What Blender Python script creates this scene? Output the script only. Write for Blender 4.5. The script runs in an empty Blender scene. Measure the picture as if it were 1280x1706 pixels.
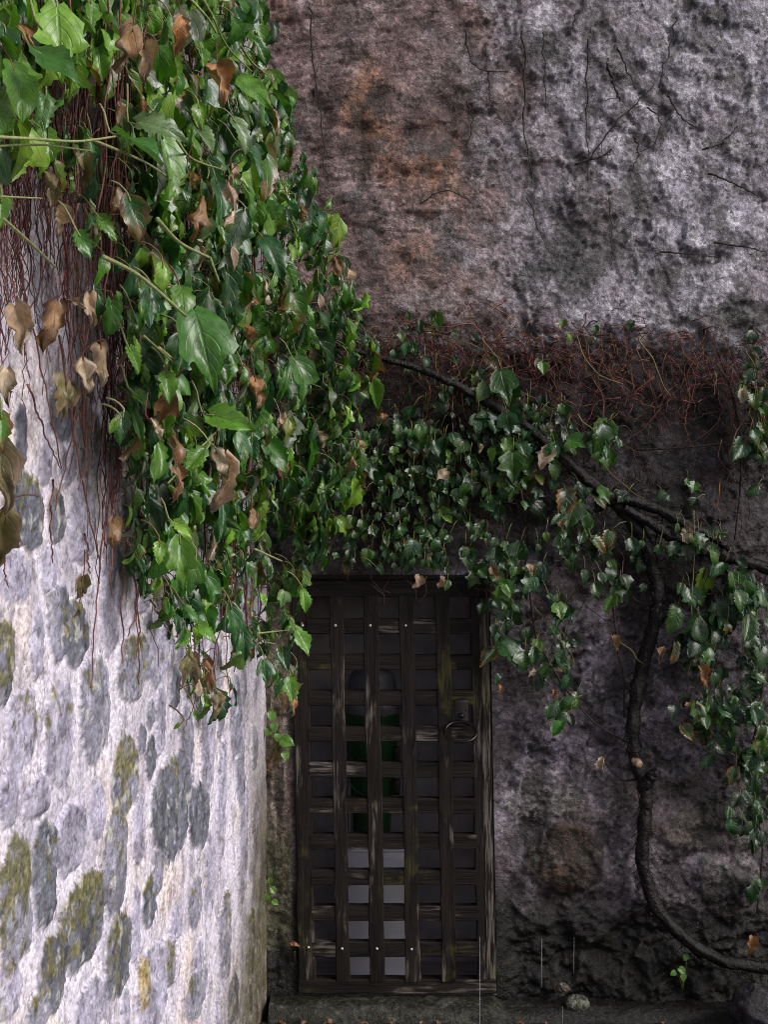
import bpy, math, random
import numpy as np
from mathutils import Vector, Matrix

S = bpy.context.scene
R = math.radians
rng = np.random.default_rng(7)
random.seed(7)

# ------------------------------------------------------------------ camera
FP = 2250.0                       # focal length in photo pixels (photo 1280 x 1706)
CZ = 1.80
CD = 5.0
cam_d = bpy.data.cameras.new('camera')
cam = bpy.data.objects.new('camera', cam_d)
S.collection.objects.link(cam)
cam.location = (0, -CD, CZ)
cam.rotation_euler = (R(90), 0, 0)
cam_d.sensor_fit = 'HORIZONTAL'
cam_d.sensor_width = 36.0
cam_d.lens = 36.0 * FP / 1280.0
cam_d.clip_start = 0.05
cam_d.clip_end = 500
S.camera = cam

# ------------------------------------------------------------------ world + sun (overcast, rain)
SUN_DIR = Vector((0.70, -0.42, 0.58)).normalized()
elev = math.asin(SUN_DIR.z)
azim = math.atan2(SUN_DIR.x, SUN_DIR.y)
W = bpy.data.worlds.new('World')
S.world = W
W.use_nodes = True
wn = W.node_tree
wn.nodes.clear()
wo = wn.nodes.new('ShaderNodeOutputWorld')
bg = wn.nodes.new('ShaderNodeBackground')
sky = wn.nodes.new('ShaderNodeTexSky')
sky.sky_type = 'NISHITA'
sky.sun_disc = False
sky.sun_elevation = elev
sky.sun_rotation = azim
sky.air_density = 1.0
sky.dust_density = 4.0
sky.ozone_density = 1.0
bg.inputs['Strength'].default_value = 0.06
wn.links.new(sky.outputs['Color'], bg.inputs['Color'])
wn.links.new(bg.outputs['Background'], wo.inputs['Surface'])
sd = bpy.data.lights.new('overcast_sun', 'SUN')
sd.energy = 1.5
sd.angle = R(32)
sd.color = (0.965, 0.95, 1.0)
so = bpy.data.objects.new('overcast_sun', sd)
S.collection.objects.link(so)
so.rotation_euler = SUN_DIR.to_track_quat('Z', 'Y').to_euler()
so.location = (3, -4, 6)
S.view_settings.view_transform = 'Standard'
S.view_settings.look = 'None'
S.view_settings.gamma = 1
S.view_settings.use_curve_mapping = False
S.view_settings.exposure = 0.84
S.cycles.use_denoising = True
S.cycles.denoising_prefilter = 'NONE'
S.cycles.filter_width = 1.05

# ------------------------------------------------------------------ numpy noise
def _hash(ix, iy, seed):
    h = (ix.astype(np.int64) * 374761393 + iy.astype(np.int64) * 668265263 + seed * 1442695041) & 0xffffffff
    h = ((h ^ (h >> 13)) * 1274126177) & 0xffffffff
    h = ((h ^ (h >> 16)) * 2246822519) & 0xffffffff
    return ((h ^ (h >> 15)) & 0xffffff) / float(0xffffff)

def pn(x, y, seed=0):
    x = np.asarray(x, float); y = np.asarray(y, float)
    ix = np.floor(x); iy = np.floor(y)
    fx = x - ix; fy = y - iy
    u = fx * fx * fx * (fx * (fx * 6 - 15) + 10)
    v = fy * fy * fy * (fy * (fy * 6 - 15) + 10)
    def g(dx, dy):
        a = _hash(ix + dx, iy + dy, seed) * 2 * np.pi
        return np.cos(a) * (fx - dx) + np.sin(a) * (fy - dy)
    a = g(0, 0); b = g(1, 0); c = g(0, 1); d = g(1, 1)
    return 1.5 * ((a * (1 - u) + b * u) * (1 - v) + (c * (1 - u) + d * u) * v)

def fbm(x, y, o=4, seed=0, gain=0.5):
    t = 0; a = 1.0; f = 1.0; n = 0
    for k in range(o):
        t = t + a * pn(x * f, y * f, seed + k * 17)
        n += a; a *= gain; f *= 2.03
    return t / n

def ridged(x, y, o=4, seed=0):
    t = 0; a = 1.0; f = 1.0; n = 0
    for k in range(o):
        t = t + a * (1 - np.abs(pn(x * f, y * f, seed + k * 13)) * 1.6)
        n += a; a *= 0.5; f *= 2.03
    return t / n

def worley(x, y, seed=0):
    ix = np.floor(x); iy = np.floor(y)
    f1 = np.full(x.shape, 9.0); f2 = np.full(x.shape, 9.0); idd = np.zeros(x.shape)
    for dx in (-1, 0, 1):
        for dy in (-1, 0, 1):
            cx = ix + dx; cy = iy + dy
            px = cx + 0.15 + 0.7 * _hash(cx, cy, seed); py = cy + 0.15 + 0.7 * _hash(cx, cy, seed + 5)
            d = np.hypot(px - x, py - y)
            m = d < f1
            f2 = np.where(m, f1, np.minimum(f2, d))
            idd = np.where(m, _hash(cx, cy, seed + 9), idd)
            f1 = np.where(m, d, f1)
    return f1, f2, idd

def ss(a, b, x):
    t = np.clip((x - a) / (b - a), 0, 1)
    return t * t * (3 - 2 * t)

def lin(r, g, b):
    c = np.array([r, g, b], float) / 255
    return np.where(c <= 0.04045, c / 12.92, ((c + 0.055) / 1.055) ** 2.4)

def mixc(c, col, m):
    return c * (1 - m[..., None]) + np.asarray(col) * m[..., None]

# ------------------------------------------------------------------ geometry from photo pixels
def P(px, py, Y):
    d = Y + CD
    return np.array([(px - 640) / FP * d, Y, CZ - (py - 853) / FP * d])

WC = np.array([-0.435, 0.02])                    # left wall: corner and direction (towards the viewer)
_d = np.array([-0.305, -2.40]); WD = _d / np.hypot(*_d)
WN = np.array([-WD[1], WD[0]])                   # faces right
if WN[0] < 0: WN = -WN

def LS(px, t):
    k = (px - 640) / FP
    bx = WC[0] + t * WN[0]; by = WC[1] + t * WN[1]
    return (k * (by + CD) - bx) / (WD[0] - k * WD[1])

def Lp(s, z, t):
    return np.array([WC[0] + s * WD[0] + t * WN[0], WC[1] + s * WD[1] + t * WN[1], z])

def L(px, py, t):
    s = LS(px, t)
    y = WC[1] + s * WD[1] + t * WN[1]
    return Lp(s, CZ - (py - 853) / FP * (y + CD), t)

# ------------------------------------------------------------------ object helpers
COL = S.collection

def tag(o, label, cat, group=None, kind=None):
    if label: o['label'] = label
    if cat: o['category'] = cat
    if group: o['group'] = group
    if kind: o['kind'] = kind
    return o

def thing(name, label, cat, loc=(0, 0, 0), group=None):
    o = bpy.data.objects.new(name, None)
    o.empty_display_size = 0.1
    COL.objects.link(o)
    o.location = [float(c) for c in loc]
    return tag(o, label, cat, group)

def org(par):
    v = np.zeros(3)
    while par is not None:
        v = v + np.array(par.location); par = par.parent
    return v

def mk(name, V, F, mat, parent=None, attrs=None, smooth=True, loc=None):
    V = np.asarray(V, float)
    me = bpy.data.meshes.new(name)
    o = bpy.data.objects.new(name, me)
    if parent is not None: o.parent = parent
    off = org(parent)
    if loc is not None:
        o.location = [float(a) for a in np.asarray(loc) - off]; off = np.asarray(loc, float)
    V = V - off
    F = np.asarray(F, np.int32)
    me.vertices.add(len(V))
    me.vertices.foreach_set('co', V.astype(np.float32).ravel())
    k = F.shape[1]
    me.loops.add(F.size)
    me.polygons.add(len(F))
    me.polygons.foreach_set('loop_start', np.arange(0, F.size, k, dtype=np.int32))
    me.loops.foreach_set('vertex_index', F.ravel())
    me.polygons.foreach_set('use_smooth', np.full(len(F), smooth, dtype=bool))
    me.update(calc_edges=True)
    for an, (typ, arr) in (attrs or {}).items():
        arr = np.asarray(arr, np.float32)
        if typ == 'C':
            a = me.attributes.new(an, 'FLOAT_COLOR', 'POINT')
            if arr.shape[1] == 3: arr = np.concatenate([arr, np.ones((len(arr), 1), np.float32)], 1)
            a.data.foreach_set('color', arr.ravel())
        elif typ == 'V':
            a = me.attributes.new(an, 'FLOAT_VECTOR', 'POINT')
            a.data.foreach_set('vector', arr.ravel())
        else:
            a = me.attributes.new(an, 'FLOAT', 'POINT')
            a.data.foreach_set('value', arr.ravel())
    if mat: me.materials.append(mat)
    me.validate()
    COL.objects.link(o)
    return o

def cat(parts):
    V = []; F = []; A = []; n = 0
    for p in parts:
        V.append(p[0]); F.append(np.asarray(p[1]) + n); n += len(p[0])
        if len(p) > 2: A.append(p[2:])
    out = [np.concatenate(V), np.concatenate(F)]
    if A:
        for k in range(len(A[0])): out.append(np.concatenate([a[k] for a in A]))
    return out

def gridF(nr, nc):
    i = np.arange(nr - 1)[:, None] * nc + np.arange(nc - 1)[None, :]
    return np.stack([i, i + 1, i + nc + 1, i + nc], -1).reshape(-1, 4)

def tube(pts, r, k=6, col=None, bump=0.0, seed=0):
    """swept tube; r is a number or one radius per point"""
    pts = np.asarray(pts, float); n = len(pts)
    r = np.full(n, r, float) if np.isscalar(r) else np.asarray(r, float)
    t = np.gradient(pts, axis=0); t /= np.linalg.norm(t, axis=1)[:, None] + 1e-9
    up = np.array([0.31, -0.9, 0.29])
    a = np.cross(t, up); a /= np.linalg.norm(a, axis=1)[:, None] + 1e-9
    b = np.cross(t, a)
    ang = np.linspace(0, 2 * np.pi, k, endpoint=False)
    rr = r[:, None] * np.ones(k)[None]
    if bump:
        ii = np.arange(n)[:, None] * 0.45; rr = rr * (1 + bump * fbm(ii + 0 * ang, ang[None] * 1.2 + 0 * ii, 3, seed) + 0.7 * bump * np.abs(fbm(ii * .6 + 0 * ang, np.sin(ang)[None] * 4 + 0 * ii, 4, seed + 3)))
    V = pts[:, None] + rr[..., None] * (np.cos(ang)[None, :, None] * a[:, None] + np.sin(ang)[None, :, None] * b[:, None])
    i = np.arange(n - 1)[:, None] * k; j = np.arange(k)[None]; j2 = (j + 1) % k
    F = np.stack([i + j, i + j2, i + k + j2, i + k + j], -1).reshape(-1, 4)
    V = V.reshape(-1, 3)
    # caps: collapse quads on a centre vertex
    c0 = len(V); V = np.concatenate([V, pts[:1], pts[-1:]])
    jj = np.arange(0, k, 2)
    caps = [[c0, (q + 2) % k, (q + 1) % k, q] for q in jj] + [[c0 + 1, (n - 1) * k + q, (n - 1) * k + (q + 1) % k, (n - 1) * k + (q + 2) % k] for q in jj]
    if k % 2 == 0: F = np.concatenate([F, np.array(caps)])
    if col is None: return V, F
    return V, F, np.tile(np.asarray(col, float)[:3], (len(V), 1))

def smooth_path(pts, n):
    pts = np.asarray(pts, float); m = len(pts)
    if m < 3:
        q = np.linspace(0, 1, n)[:, None]; return pts[0] * (1 - q) + pts[-1] * q
    q = np.linspace(0, m - 1, n); i = np.clip(q.astype(int), 0, m - 2); f = (q - i)[:, None]
    p0 = pts[np.clip(i - 1, 0, m - 1)]; p1 = pts[i]; p2 = pts[i + 1]; p3 = pts[np.clip(i + 2, 0, m - 1)]
    return 0.5 * ((2 * p1) + (-p0 + p2) * f + (2 * p0 - 5 * p1 + 4 * p2 - p3) * f ** 2 + (-p0 + 3 * p1 - 3 * p2 + p3) * f ** 3)

def boxg(x0, x1, y0, y1, z0, z1, seg=0.03, bev=0.004):
    """closed box, subdivided along its longest axis, with rounded long edges (rectangular ring swept along the axis)"""
    ext = [x1 - x0, y1 - y0, z1 - z0]; ax = int(np.argmax(ext))
    lo = [x0, y0, z0]; hi = [x1, y1, z1]
    o = [a for a in range(3) if a != ax]
    a0, a1, b0, b1 = lo[o[0]], hi[o[0]], lo[o[1]], hi[o[1]]
    b = min(bev, (a1 - a0) / 3, (b1 - b0) / 3)
    ring = [(a0 + b, b0), ((a0 + a1) / 2, b0), (a1 - b, b0), (a1, b0 + b), (a1, (b0 + b1) / 2), (a1, b1 - b), (a1 - b, b1), ((a0 + a1) / 2, b1), (a0 + b, b1), (a0, b1 - b), (a0, (b0 + b1) / 2), (a0, b0 + b)]
    k = len(ring); n = max(2, int(ext[ax] / seg) + 1)
    q = np.linspace(lo[ax], hi[ax], n)
    V = np.zeros((n, k, 3))
    for i, (u, v) in enumerate(ring):
        V[:, i, o[0]] = u; V[:, i, o[1]] = v
    V[:, :, ax] = q[:, None]
    i = np.arange(n - 1)[:, None] * k; j = np.arange(k)[None]; j2 = (j + 1) % k
    F = np.stack([i + j, i + j2, i + k + j2, i + k + j], -1).reshape(-1, 4)
    V = V.reshape(-1, 3); c0 = len(V)
    c = np.zeros((2, 3)); c[:, o[0]] = (a0 + a1) / 2; c[:, o[1]] = (b0 + b1) / 2; c[0, ax] = lo[ax]; c[1, ax] = hi[ax]
    V = np.concatenate([V, c])
    caps = [[c0, (q + 2) % k, q + 1, q] for q in range(0, k, 2)] + [[c0 + 1, (n - 1) * k + q, (n - 1) * k + q + 1, (n - 1) * k + (q + 2) % k] for q in range(0, k, 2)]
    return V, np.concatenate([F, np.array(caps)])

def lathe(prof, c, n=28):
    prof = np.asarray(prof, float); m = len(prof)
    a = np.linspace(0, 2 * np.pi, n, endpoint=False)
    V = np.stack([c[0] + prof[:, 0:1] * np.cos(a), c[1] + prof[:, 0:1] * np.sin(a), c[2] + prof[:, 1:2] + 0 * a], -1).reshape(-1, 3)
    i = np.arange(m - 1)[:, None] * n; j = np.arange(n)[None]; j2 = (j + 1) % n
    return V, np.stack([i + j, i + j2, i + n + j2, i + n + j], -1).reshape(-1, 4)

def blob(c, r, seed, amp=0.25, n=28):
    th = np.linspace(0.02, np.pi - 0.02, n); ph = np.linspace(0, 2 * np.pi, 2 * n, endpoint=False)
    T, Q = np.meshgrid(th, ph, indexing='ij')
    dx = np.sin(T) * np.cos(Q); dy = np.sin(T) * np.sin(Q); dz = np.cos(T)
    k = 1 + amp * (fbm(dx * 1.5 + 3 + dz, dy * 1.5 + dz * 1.3, 4, seed) + 0.5 * fbm(dz * 2.1 + 5, dx * 2.1 - dy, 3, seed + 4))
    V = np.stack([c[0] + r[0] * k * dx, c[1] + r[1] * k * dy, c[2] + r[2] * k * dz], -1).reshape(-1, 3)
    m = 2 * n; i = np.arange(n - 1)[:, None] * m; j = np.arange(m)[None]; j2 = (j + 1) % m
    return V, np.stack([i + j, i + m + j, i + m + j2, i + j2], -1).reshape(-1, 4)

# ------------------------------------------------------------------ materials
class NT:
    def __init__(s, name):
        s.m = bpy.data.materials.new(name); s.m.use_nodes = True
        s.t = s.m.node_tree; s.t.nodes.clear()
        s.out = s.t.nodes.new('ShaderNodeOutputMaterial')
    def n(s, typ, props=None, **ins):
        nd = s.t.nodes.new('ShaderNode' + typ)
        for k, v in (props or {}).items(): setattr(nd, k, v)
        for k, v in ins.items():
            key = k.replace('_', ' ')
            sock = nd.inputs[int(k[1:])] if k[0] == 'i' and k[1:].isdigit() else nd.inputs[key]
            if isinstance(v, bpy.types.NodeSocket): s.t.links.new(v, sock)
            else: sock.default_value = v
        return nd
    def noise(s, vec, scale, detail=4, rough=0.55, dist=0.0):
        return s.n('TexNoise', Vector=vec, Scale=scale, Detail=detail, Roughness=rough, Distortion=dist).outputs['Fac']
    def ramp(s, fac, a, b):
        return s.n('MapRange', dict(interpolation_type='SMOOTHSTEP'), Value=fac, From_Min=a, From_Max=b).outputs['Result']
    def mix(s, fac, a, b, mode='MIX'):
        nd = s.n('Mix', dict(data_type='RGBA', blend_type=mode))
        for k, v in ((0, fac), (6, a), (7, b)):
            if isinstance(v, bpy.types.NodeSocket): s.t.links.new(v, nd.inputs[k])
            else: nd.inputs[k].default_value = v if k == 0 else (tuple(v) + (1,))[:4]
        return nd.outputs[2]
    def math(s, op, a, b=0.0):
        return s.n('Math', dict(operation=op), i0=a, i1=b).outputs[0]
    def bump(s, h, strength, dist, normal=None):
        kw = dict(Height=h, Strength=strength, Distance=dist)
        if normal: kw['Normal'] = normal
        return s.n('Bump', **kw).outputs['Normal']
    def done(s, shader):
        s.t.links.new(shader, s.out.inputs['Surface']); return s.m

def mat_wall(name, rough, fine, bump, pits, speck, lo=0.25, hi=1.75, grain=74, gamt=0.55, dark=0.7, gb=0.7, spec=0.3):
    """colour comes from the mesh attribute Col (stone by stone), grain and pits are added here"""
    m = NT(name)
    co = m.n('TexCoord').outputs['Object']
    c = m.n('Attribute', dict(attribute_name='Col')).outputs['Color']
    n1 = m.noise(co, fine, 6, 0.65)
    n2 = m.noise(co, fine * 4.2, 3, 0.6)
    n3 = m.noise(co, fine * 0.35, 5, 0.6, 0.6)
    c = m.mix(speck, c, m.mix(m.ramp(n1, 0.3, 0.72), (lo, lo, lo), (hi, hi, hi)), 'MULTIPLY')
    c = m.mix(speck * 0.8, c, m.mix(m.ramp(n2, 0.35, 0.68), (lo + 0.1, lo + 0.1, lo + 0.1), (hi, hi, hi)), 'MULTIPLY')
    gr = m.n('TexVoronoi', Vector=co, Scale=grain)
    gx = m.n('SeparateColor', Color=gr.outputs['Color']).outputs[0]
    c = m.mix(gamt, c, m.mix(m.ramp(gx, 0.15, 0.9), (0.38, 0.37, 0.37), (1.55, 1.55, 1.6)), 'MULTIPLY')
    g3 = m.n('TexVoronoi', Vector=co, Scale=grain * 0.8)
    g3x = m.n('SeparateColor', Color=g3.outputs['Color']).outputs[1]
    dk = m.math('MULTIPLY', m.math('GREATER_THAN', g3x, 0.80), m.ramp(n3, 0.44, 0.56))
    c = m.mix(m.math('MULTIPLY', dk, dark), c, m.mix(0.8, c, (0.012, 0.012, 0.011)))
    v = m.n('TexVoronoi', Vector=co, Scale=fine * 1.6).outputs['Distance']
    pit = m.math('MULTIPLY', m.ramp(v, 0.20, 0.08), m.ramp(n3, 0.5, 0.62))
    c = m.mix(m.math('MULTIPLY', pit, pits), c, (0.02, 0.02, 0.018))
    h = m.math('ADD', m.math('MULTIPLY', n1, 1.0), m.math('MULTIPLY', n2, 0.35))
    h = m.math('SUBTRACT', h, m.math('MULTIPLY', pit, 0.5))
    h = m.math('ADD', h, m.math('MULTIPLY', gx, gb))
    nb = m.bump(h, bump, 0.012)
    rg = m.n('MapRange', Value=n1, From_Min=0.3, From_Max=0.7, To_Min=rough - 0.15, To_Max=rough + 0.12).outputs['Result']
    b = m.n('BsdfPrincipled', Base_Color=c, Roughness=rg, Normal=nb)
    b.inputs['Specular IOR Level'].default_value = spec
    return m.done(b.outputs[0])

def mat_leaf(name, rough, trans, coat):
    m = NT(name)
    co = m.n('TexCoord').outputs['Object']
    c = m.n('Attribute', dict(attribute_name='Col')).outputs['Color']
    uv = m.n('Attribute', dict(attribute_name='luv')).outputs['Vector']
    sx = m.n('SeparateXYZ', Vector=uv)
    u, v = sx.outputs[0], sx.outputs[1]
    av = m.math('ABSOLUTE', v)
    mid = m.ramp(av, 0.085, 0.02)
    w = m.math('FRACT', m.math('MULTIPLY', m.math('SUBTRACT', u, m.math('MULTIPLY', av, 0.34)), 6.0))
    side = m.ramp(m.math('ABSOLUTE', m.math('SUBTRACT', w, 0.5)), 0.13, 0.03)
    side = m.math('MULTIPLY', side, m.ramp(av, 1.0, 0.5))
    vein = m.math('MAXIMUM', mid, m.math('MULTIPLY', side, 0.6))
    n1 = m.noise(co, 38, 4)
    n2 = m.noise(co, 160, 3)
    c = m.mix(m.math('MULTIPLY', vein, 0.4), c, m.mix(0.4, c, (0.22, 0.30, 0.12)))
    c = m.mix(0.6, c, m.mix(m.ramp(n1, 0.32, 0.7), (0.55, 0.6, 0.6), (1.4, 1.35, 1.2)), 'MULTIPLY')
    c = m.mix(m.math('MULTIPLY', m.ramp(n2, 0.66, 0.75), 0.5), c, (0.10, 0.075, 0.03))
    h = m.math('ADD', m.math('MULTIPLY', vein, -0.7), m.math('MULTIPLY', n1, 0.7))
    nb = m.bump(h, 0.45, 0.006)
    rg = m.n('MapRange', Value=n1, From_Min=0.3, From_Max=0.7, To_Min=rough - 0.06, To_Max=rough + 0.2).outputs['Result']
    b = m.n('BsdfPrincipled', Base_Color=c, Roughness=rg, Normal=nb)
    b.inputs['IOR'].default_value = 1.5
    b.inputs['Specular IOR Level'].default_value = 0.55
    b.inputs['Coat Weight'].default_value = coat
    b.inputs['Coat Roughness'].default_value = 0.12
    t = m.n('BsdfTranslucent', Color=m.mix(1.0, c, (1.3, 1.5, 0.6), 'MULTIPLY'), Normal=nb)
    return m.done(m.n('MixShader', Fac=trans, i1=b.outputs[0], i2=t.outputs[0]).outputs[0])

def mat_wood(name, axis, thr=0.54):
    m = NT(name)
    co = m.n('TexCoord').outputs['Object']
    sc = [34, 34, 34]; sc[axis] = 2.6
    g = m.n('Mapping', Vector=co); g.inputs['Scale'].default_value = sc
    gv = g.outputs[0]
    n1 = m.noise(gv, 1.0, 6, 0.65, 0.4)
    n2 = m.noise(gv, 3.2, 4, 0.6)
    sp = [9, 9, 9]; sp[axis] = 3.0
    g2 = m.n('Mapping', Vector=co); g2.inputs['Scale'].default_value = sp
    n3 = m.noise(g2.outputs[0], 1.0, 4, 0.6)
    n4 = m.noise(m.n('Mapping', Vector=co, Location=(7.3, 2.1, 4.4)).outputs[0], 5.0, 5, 0.65)
    c = m.mix(m.ramp(n1, 0.3, 0.7), (0.003, 0.0025, 0.002), (0.016, 0.012, 0.010))
    worn = m.math('MULTIPLY', m.ramp(n3, thr, thr + 0.10), m.ramp(n2, 0.42, 0.58))
    c = m.mix(m.math('MULTIPLY', worn, 0.75), c, (0.14, 0.12, 0.105))
    moss = m.math('MULTIPLY', m.ramp(n4, 0.56, 0.66), m.ramp(n2, 0.38, 0.6))
    c = m.mix(m.math('MULTIPLY', moss, 0.6), c, (0.075, 0.075, 0.018))
    nb = m.bump(m.math('ADD', n1, m.math('MULTIPLY', n2, 0.6)), 0.8, 0.006)
    b = m.n('BsdfPrincipled', Base_Color=c, Roughness=m.n('MapRange', Value=n3, To_Min=0.4, To_Max=0.8).outputs[0], Normal=nb)
    b.inputs['Specular IOR Level'].default_value = 0.18
    return m.done(b.outputs[0])

def mat_attr(name, rough, bscale=60, bstr=0.3, metal=0.0, grain=0.5):
    m = NT(name)
    co = m.n('TexCoord').outputs['Object']
    c = m.n('Attribute', dict(attribute_name='Col')).outputs['Color']
    n1 = m.noise(co, bscale, 5, 0.6)
    c = m.mix(grain, c, m.mix(m.ramp(n1, 0.3, 0.7), (0.45, 0.45, 0.45), (1.5, 1.5, 1.5)), 'MULTIPLY')
    b = m.n('BsdfPrincipled', Base_Color=c, Roughness=rough, Metallic=metal, Normal=m.bump(n1, bstr, 0.01))
    b.inputs['Specular IOR Level'].default_value = 0.22
    return m.done(b.outputs[0])

def mat_plain(name, col, rough, var=0.3, scale=25, bstr=0.15, metal=0.0):
    m = NT(name)
    co = m.n('TexCoord').outputs['Object']
    n1 = m.noise(co, scale, 5, 0.6)
    n2 = m.noise(co, scale * 0.2, 4, 0.6, 0.5)
    a = tuple(c * (1 - var) for c in col); d = tuple(min(1, c * (1 + var)) for c in col)
    c = m.mix(m.ramp(m.math('ADD', m.math('MULTIPLY', n1, 0.5), m.math('MULTIPLY', n2, 0.5)), 0.32, 0.68), a, d)
    b = m.n('BsdfPrincipled', Base_Color=c, Roughness=rough, Metallic=metal, Normal=m.bump(n1, bstr, 0.004))
    return m.done(b.outputs[0])

M_LWALL = mat_wall('limewashed_rubble', 0.6, 60, 0.26, 0.7, 0.26, 0.70, 1.32, 130, 0.30, 0.5, 0.5)
M_BWALL = mat_wall('damp_plastered_rubble', 0.42, 62, 0.75, 0.9, 0.4)
M_STONE = mat_wall('wet_dark_stone', 0.4, 50, 0.8, 0.5, 0.7)
M_LEAF = mat_leaf('wet_creeper_leaf', 0.28, 0.28, 0.20)
M_DRY = mat_leaf('withered_leaf', 0.5, 0.12, 0.1)
M_TWIG = mat_attr('twig_bark', 0.5, 120, 0.3)
M_BARK = mat_attr('wet_vine_bark', 0.34, 70, 0.9, grain=0.8)
M_WOODV = mat_wood('weathered_upright_wood', 2, 0.56)
M_WOODP = mat_wood('paler_worn_wood', 2, 0.34)
M_WOODH = mat_wood('weathered_cross_wood', 0, 0.55)
M_IRON = mat_plain('rusty_iron', (0.018, 0.012, 0.012), 0.25, 0.4, 60, 0.3, 0.6)
M_DIRON = mat_plain('dark_pitted_iron', (0.010, 0.008, 0.008), 0.6, 0.4, 60, 0.3, 0.2)
M_SCREW = mat_plain('galvanised_screw', (0.5, 0.49, 0.5), 0.42, 0.3, 80, 0.05, 0.6)
M_PLASTER = mat_plain('grey_niche_plaster', (0.42, 0.38, 0.41), 0.8, 0.25, 14, 0.4)
M_GREEN = mat_plain('green_plastic', (0.012, 0.06, 0.018), 0.35, 0.2, 20, 0.05)
M_GREY = mat_plain('grey_plastic', (0.13, 0.13, 0.16), 0.4, 0.15, 20, 0.05)
M_BLACK = mat_plain('black_plastic', (0.012, 0.012, 0.012), 0.4, 0.15, 20, 0.05)
M_WHITE = mat_plain('white_coated_panel', (0.76, 0.75, 0.86), 0.5, 0.05, 6, 0.05)
mw = NT('water')
M_WATER = mw.done(mw.n('BsdfPrincipled', Base_Color=(0.95, 0.97, 1, 1), Roughness=0.08, IOR=1.33, Transmission_Weight=0.85).outputs[0])

# ------------------------------------------------------------------ ground
gx = np.concatenate([np.linspace(-60, -1.6, 12), np.linspace(-1.5, 2.4, 130), np.linspace(2.6, 60, 12)])
gy = np.concatenate([np.linspace(-60, -1.6, 12), np.linspace(-1.5, 0.5, 70), np.linspace(0.7, 60, 10)])
X, Y = np.meshgrid(gx, gy)
Z = -0.055 + 0.008 * fbm(X * 3, Y * 3, 4, 3) + 0.006 * fbm(X * 14, Y * 14, 3, 8)
gc = mixc(np.tile(lin(26, 25, 23), X.shape + (1,)), lin(40, 42, 28), ss(0.0, 0.4, fbm(X * 4, Y * 4, 4, 21)))
mk('ground', np.stack([X, Y, Z], -1).reshape(-1, 3), gridF(*X.shape), M_STONE, None, {'Col': ('C', gc.reshape(-1, 3))})['kind'] = 'structure'

# ------------------------------------------------------------------ back wall
TPATHS = (([(872, 53), (876, 120), (873, 199), (882, 260), (888, 305)], 3.4), ([(905, 55), (908, 120), (910, 190)], 2.4), ([(981, 66), (979, 140), (977, 199), (981, 305)], 2.6), ([(960, 275), (985, 262), (1014, 219), (1067, 166), (1090, 140)], 3), ([(970, 270), (1000, 262), (1020, 250)], 4), ([(1012, 108), (1022, 140), (1034, 170)], 4.5), ([(1030, 80), (1050, 130), (1060, 150)], 3),
               ([(775, 50), (782, 95), (805, 118), (850, 120)], 3), ([(516, 13), (522, 100), (535, 200), (543, 292)], 2.6), ([(815, 120), (818, 170), (840, 210)], 2.4), ([(780, 170), (785, 200), (778, 260)], 3), ([(1060, 230), (1062, 260), (1055, 290)], 2.6), ([(1110, 160), (1140, 200), (1165, 215)], 3), ([(1170, 250), (1200, 240), (1230, 210)], 2.6), ([(1125, 30), (1120, 70), (1105, 120), (1098, 160)], 2.6),
               ([(1180, 290), (1230, 310), (1265, 330)], 3), ([(1190, 405), (1240, 412), (1270, 420)], 3.4), ([(1080, 180), (1100, 200), (1090, 240), (1060, 255)], 2.2), ([(1015, 330), (1020, 390), (1018, 450)], 2), ([(960, 20), (955, 45), (945, 60)], 2.2), ([(880, 330), (905, 400), (930, 430)], 2.0), ([(1100, 420), (1160, 425), (1200, 430)], 2.6), ([(700, 340), (745, 318), (790, 340)], 2))
SHEAR = 0.0185
ZT, ZB = CZ - (960 - 853) / 450, CZ - (1656 - 853) / 450
OX0, OX1 = (485 - 640) / 450, (816 - 640) / 450          # opening at its top edge
def axis(*segs):
    out = []
    for a, b, st in segs:
        n = max(2, int(round((b - a) / st)) + 1); q = np.linspace(a, b, n)
        out.extend(q if not out else q[1:])
    return np.array(out)
bx = axis((-1.4, -0.52, 0.05), (-0.52, OX0, 0.006), (OX0, OX1, 0.02), (OX1, 1.60, 0.0065), (1.60, 4.2, 0.06))
bz = axis((-0.08, ZB, 0.006), (ZB, ZT, 0.0065), (ZT, 3.80, 0.0065), (3.8, 4.7, 0.05))
BX, BZ = np.meshgrid(bx, bz)
SX = BX + SHEAR * (ZT - BZ)                               # the old doorway leans a little
PX = 640 + 450 * SX; PY = 853 + (CZ - BZ) * 450
u, v = SX * 1.0, BZ * 1.0
big = fbm(u * 1.3, v * 1.3, 4, 1)
med = fbm(u * 4.5, v * 4.5, 5, 2)
fin = fbm(u * 18, v * 18, 5, 3, 0.6)
rid = ridged(u * 3.1 + 0.3 * med, v * 4.2 + 0.3 * big, 5, 4)
H = 0.030 * big + 0.014 * med + 0.006 * fin + 0.004 * fbm(u * 60, v * 60, 3, 6) + 0.007 * (rid - 0.6)
w1, w2, wid = worley(u * 4.3 + 0.25 * med, v * 5.6 + 0.25 * fin, 11)
stone_b = ss(0.05, 0.32, w2 - w1)
H += 0.012 * stone_b * (wid > 0.45)
up = ss(625, 520, PY + 60 * fbm(u * 2, 0 * v, 3, 31) + 70 * med + 30 * fin)
H += 0.045 * up                                           # the upper wall hangs out over the lower one
col = np.zeros(BX.shape + (3,))
nA = fbm(u * 2.2, v * 2.2, 5, 41); nB = fbm(u * 5, v * 5, 5, 42); nC = fbm(u * 11, v * 11, 5, 43, 0.6); nD = fbm(u * 26, v * 26, 4, 44, 0.6)
flk = ss(0.02, 0.07, fbm(u * 3.0, v * 3.0, 6, 45, 0.62) + 0.10 * nC)
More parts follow.
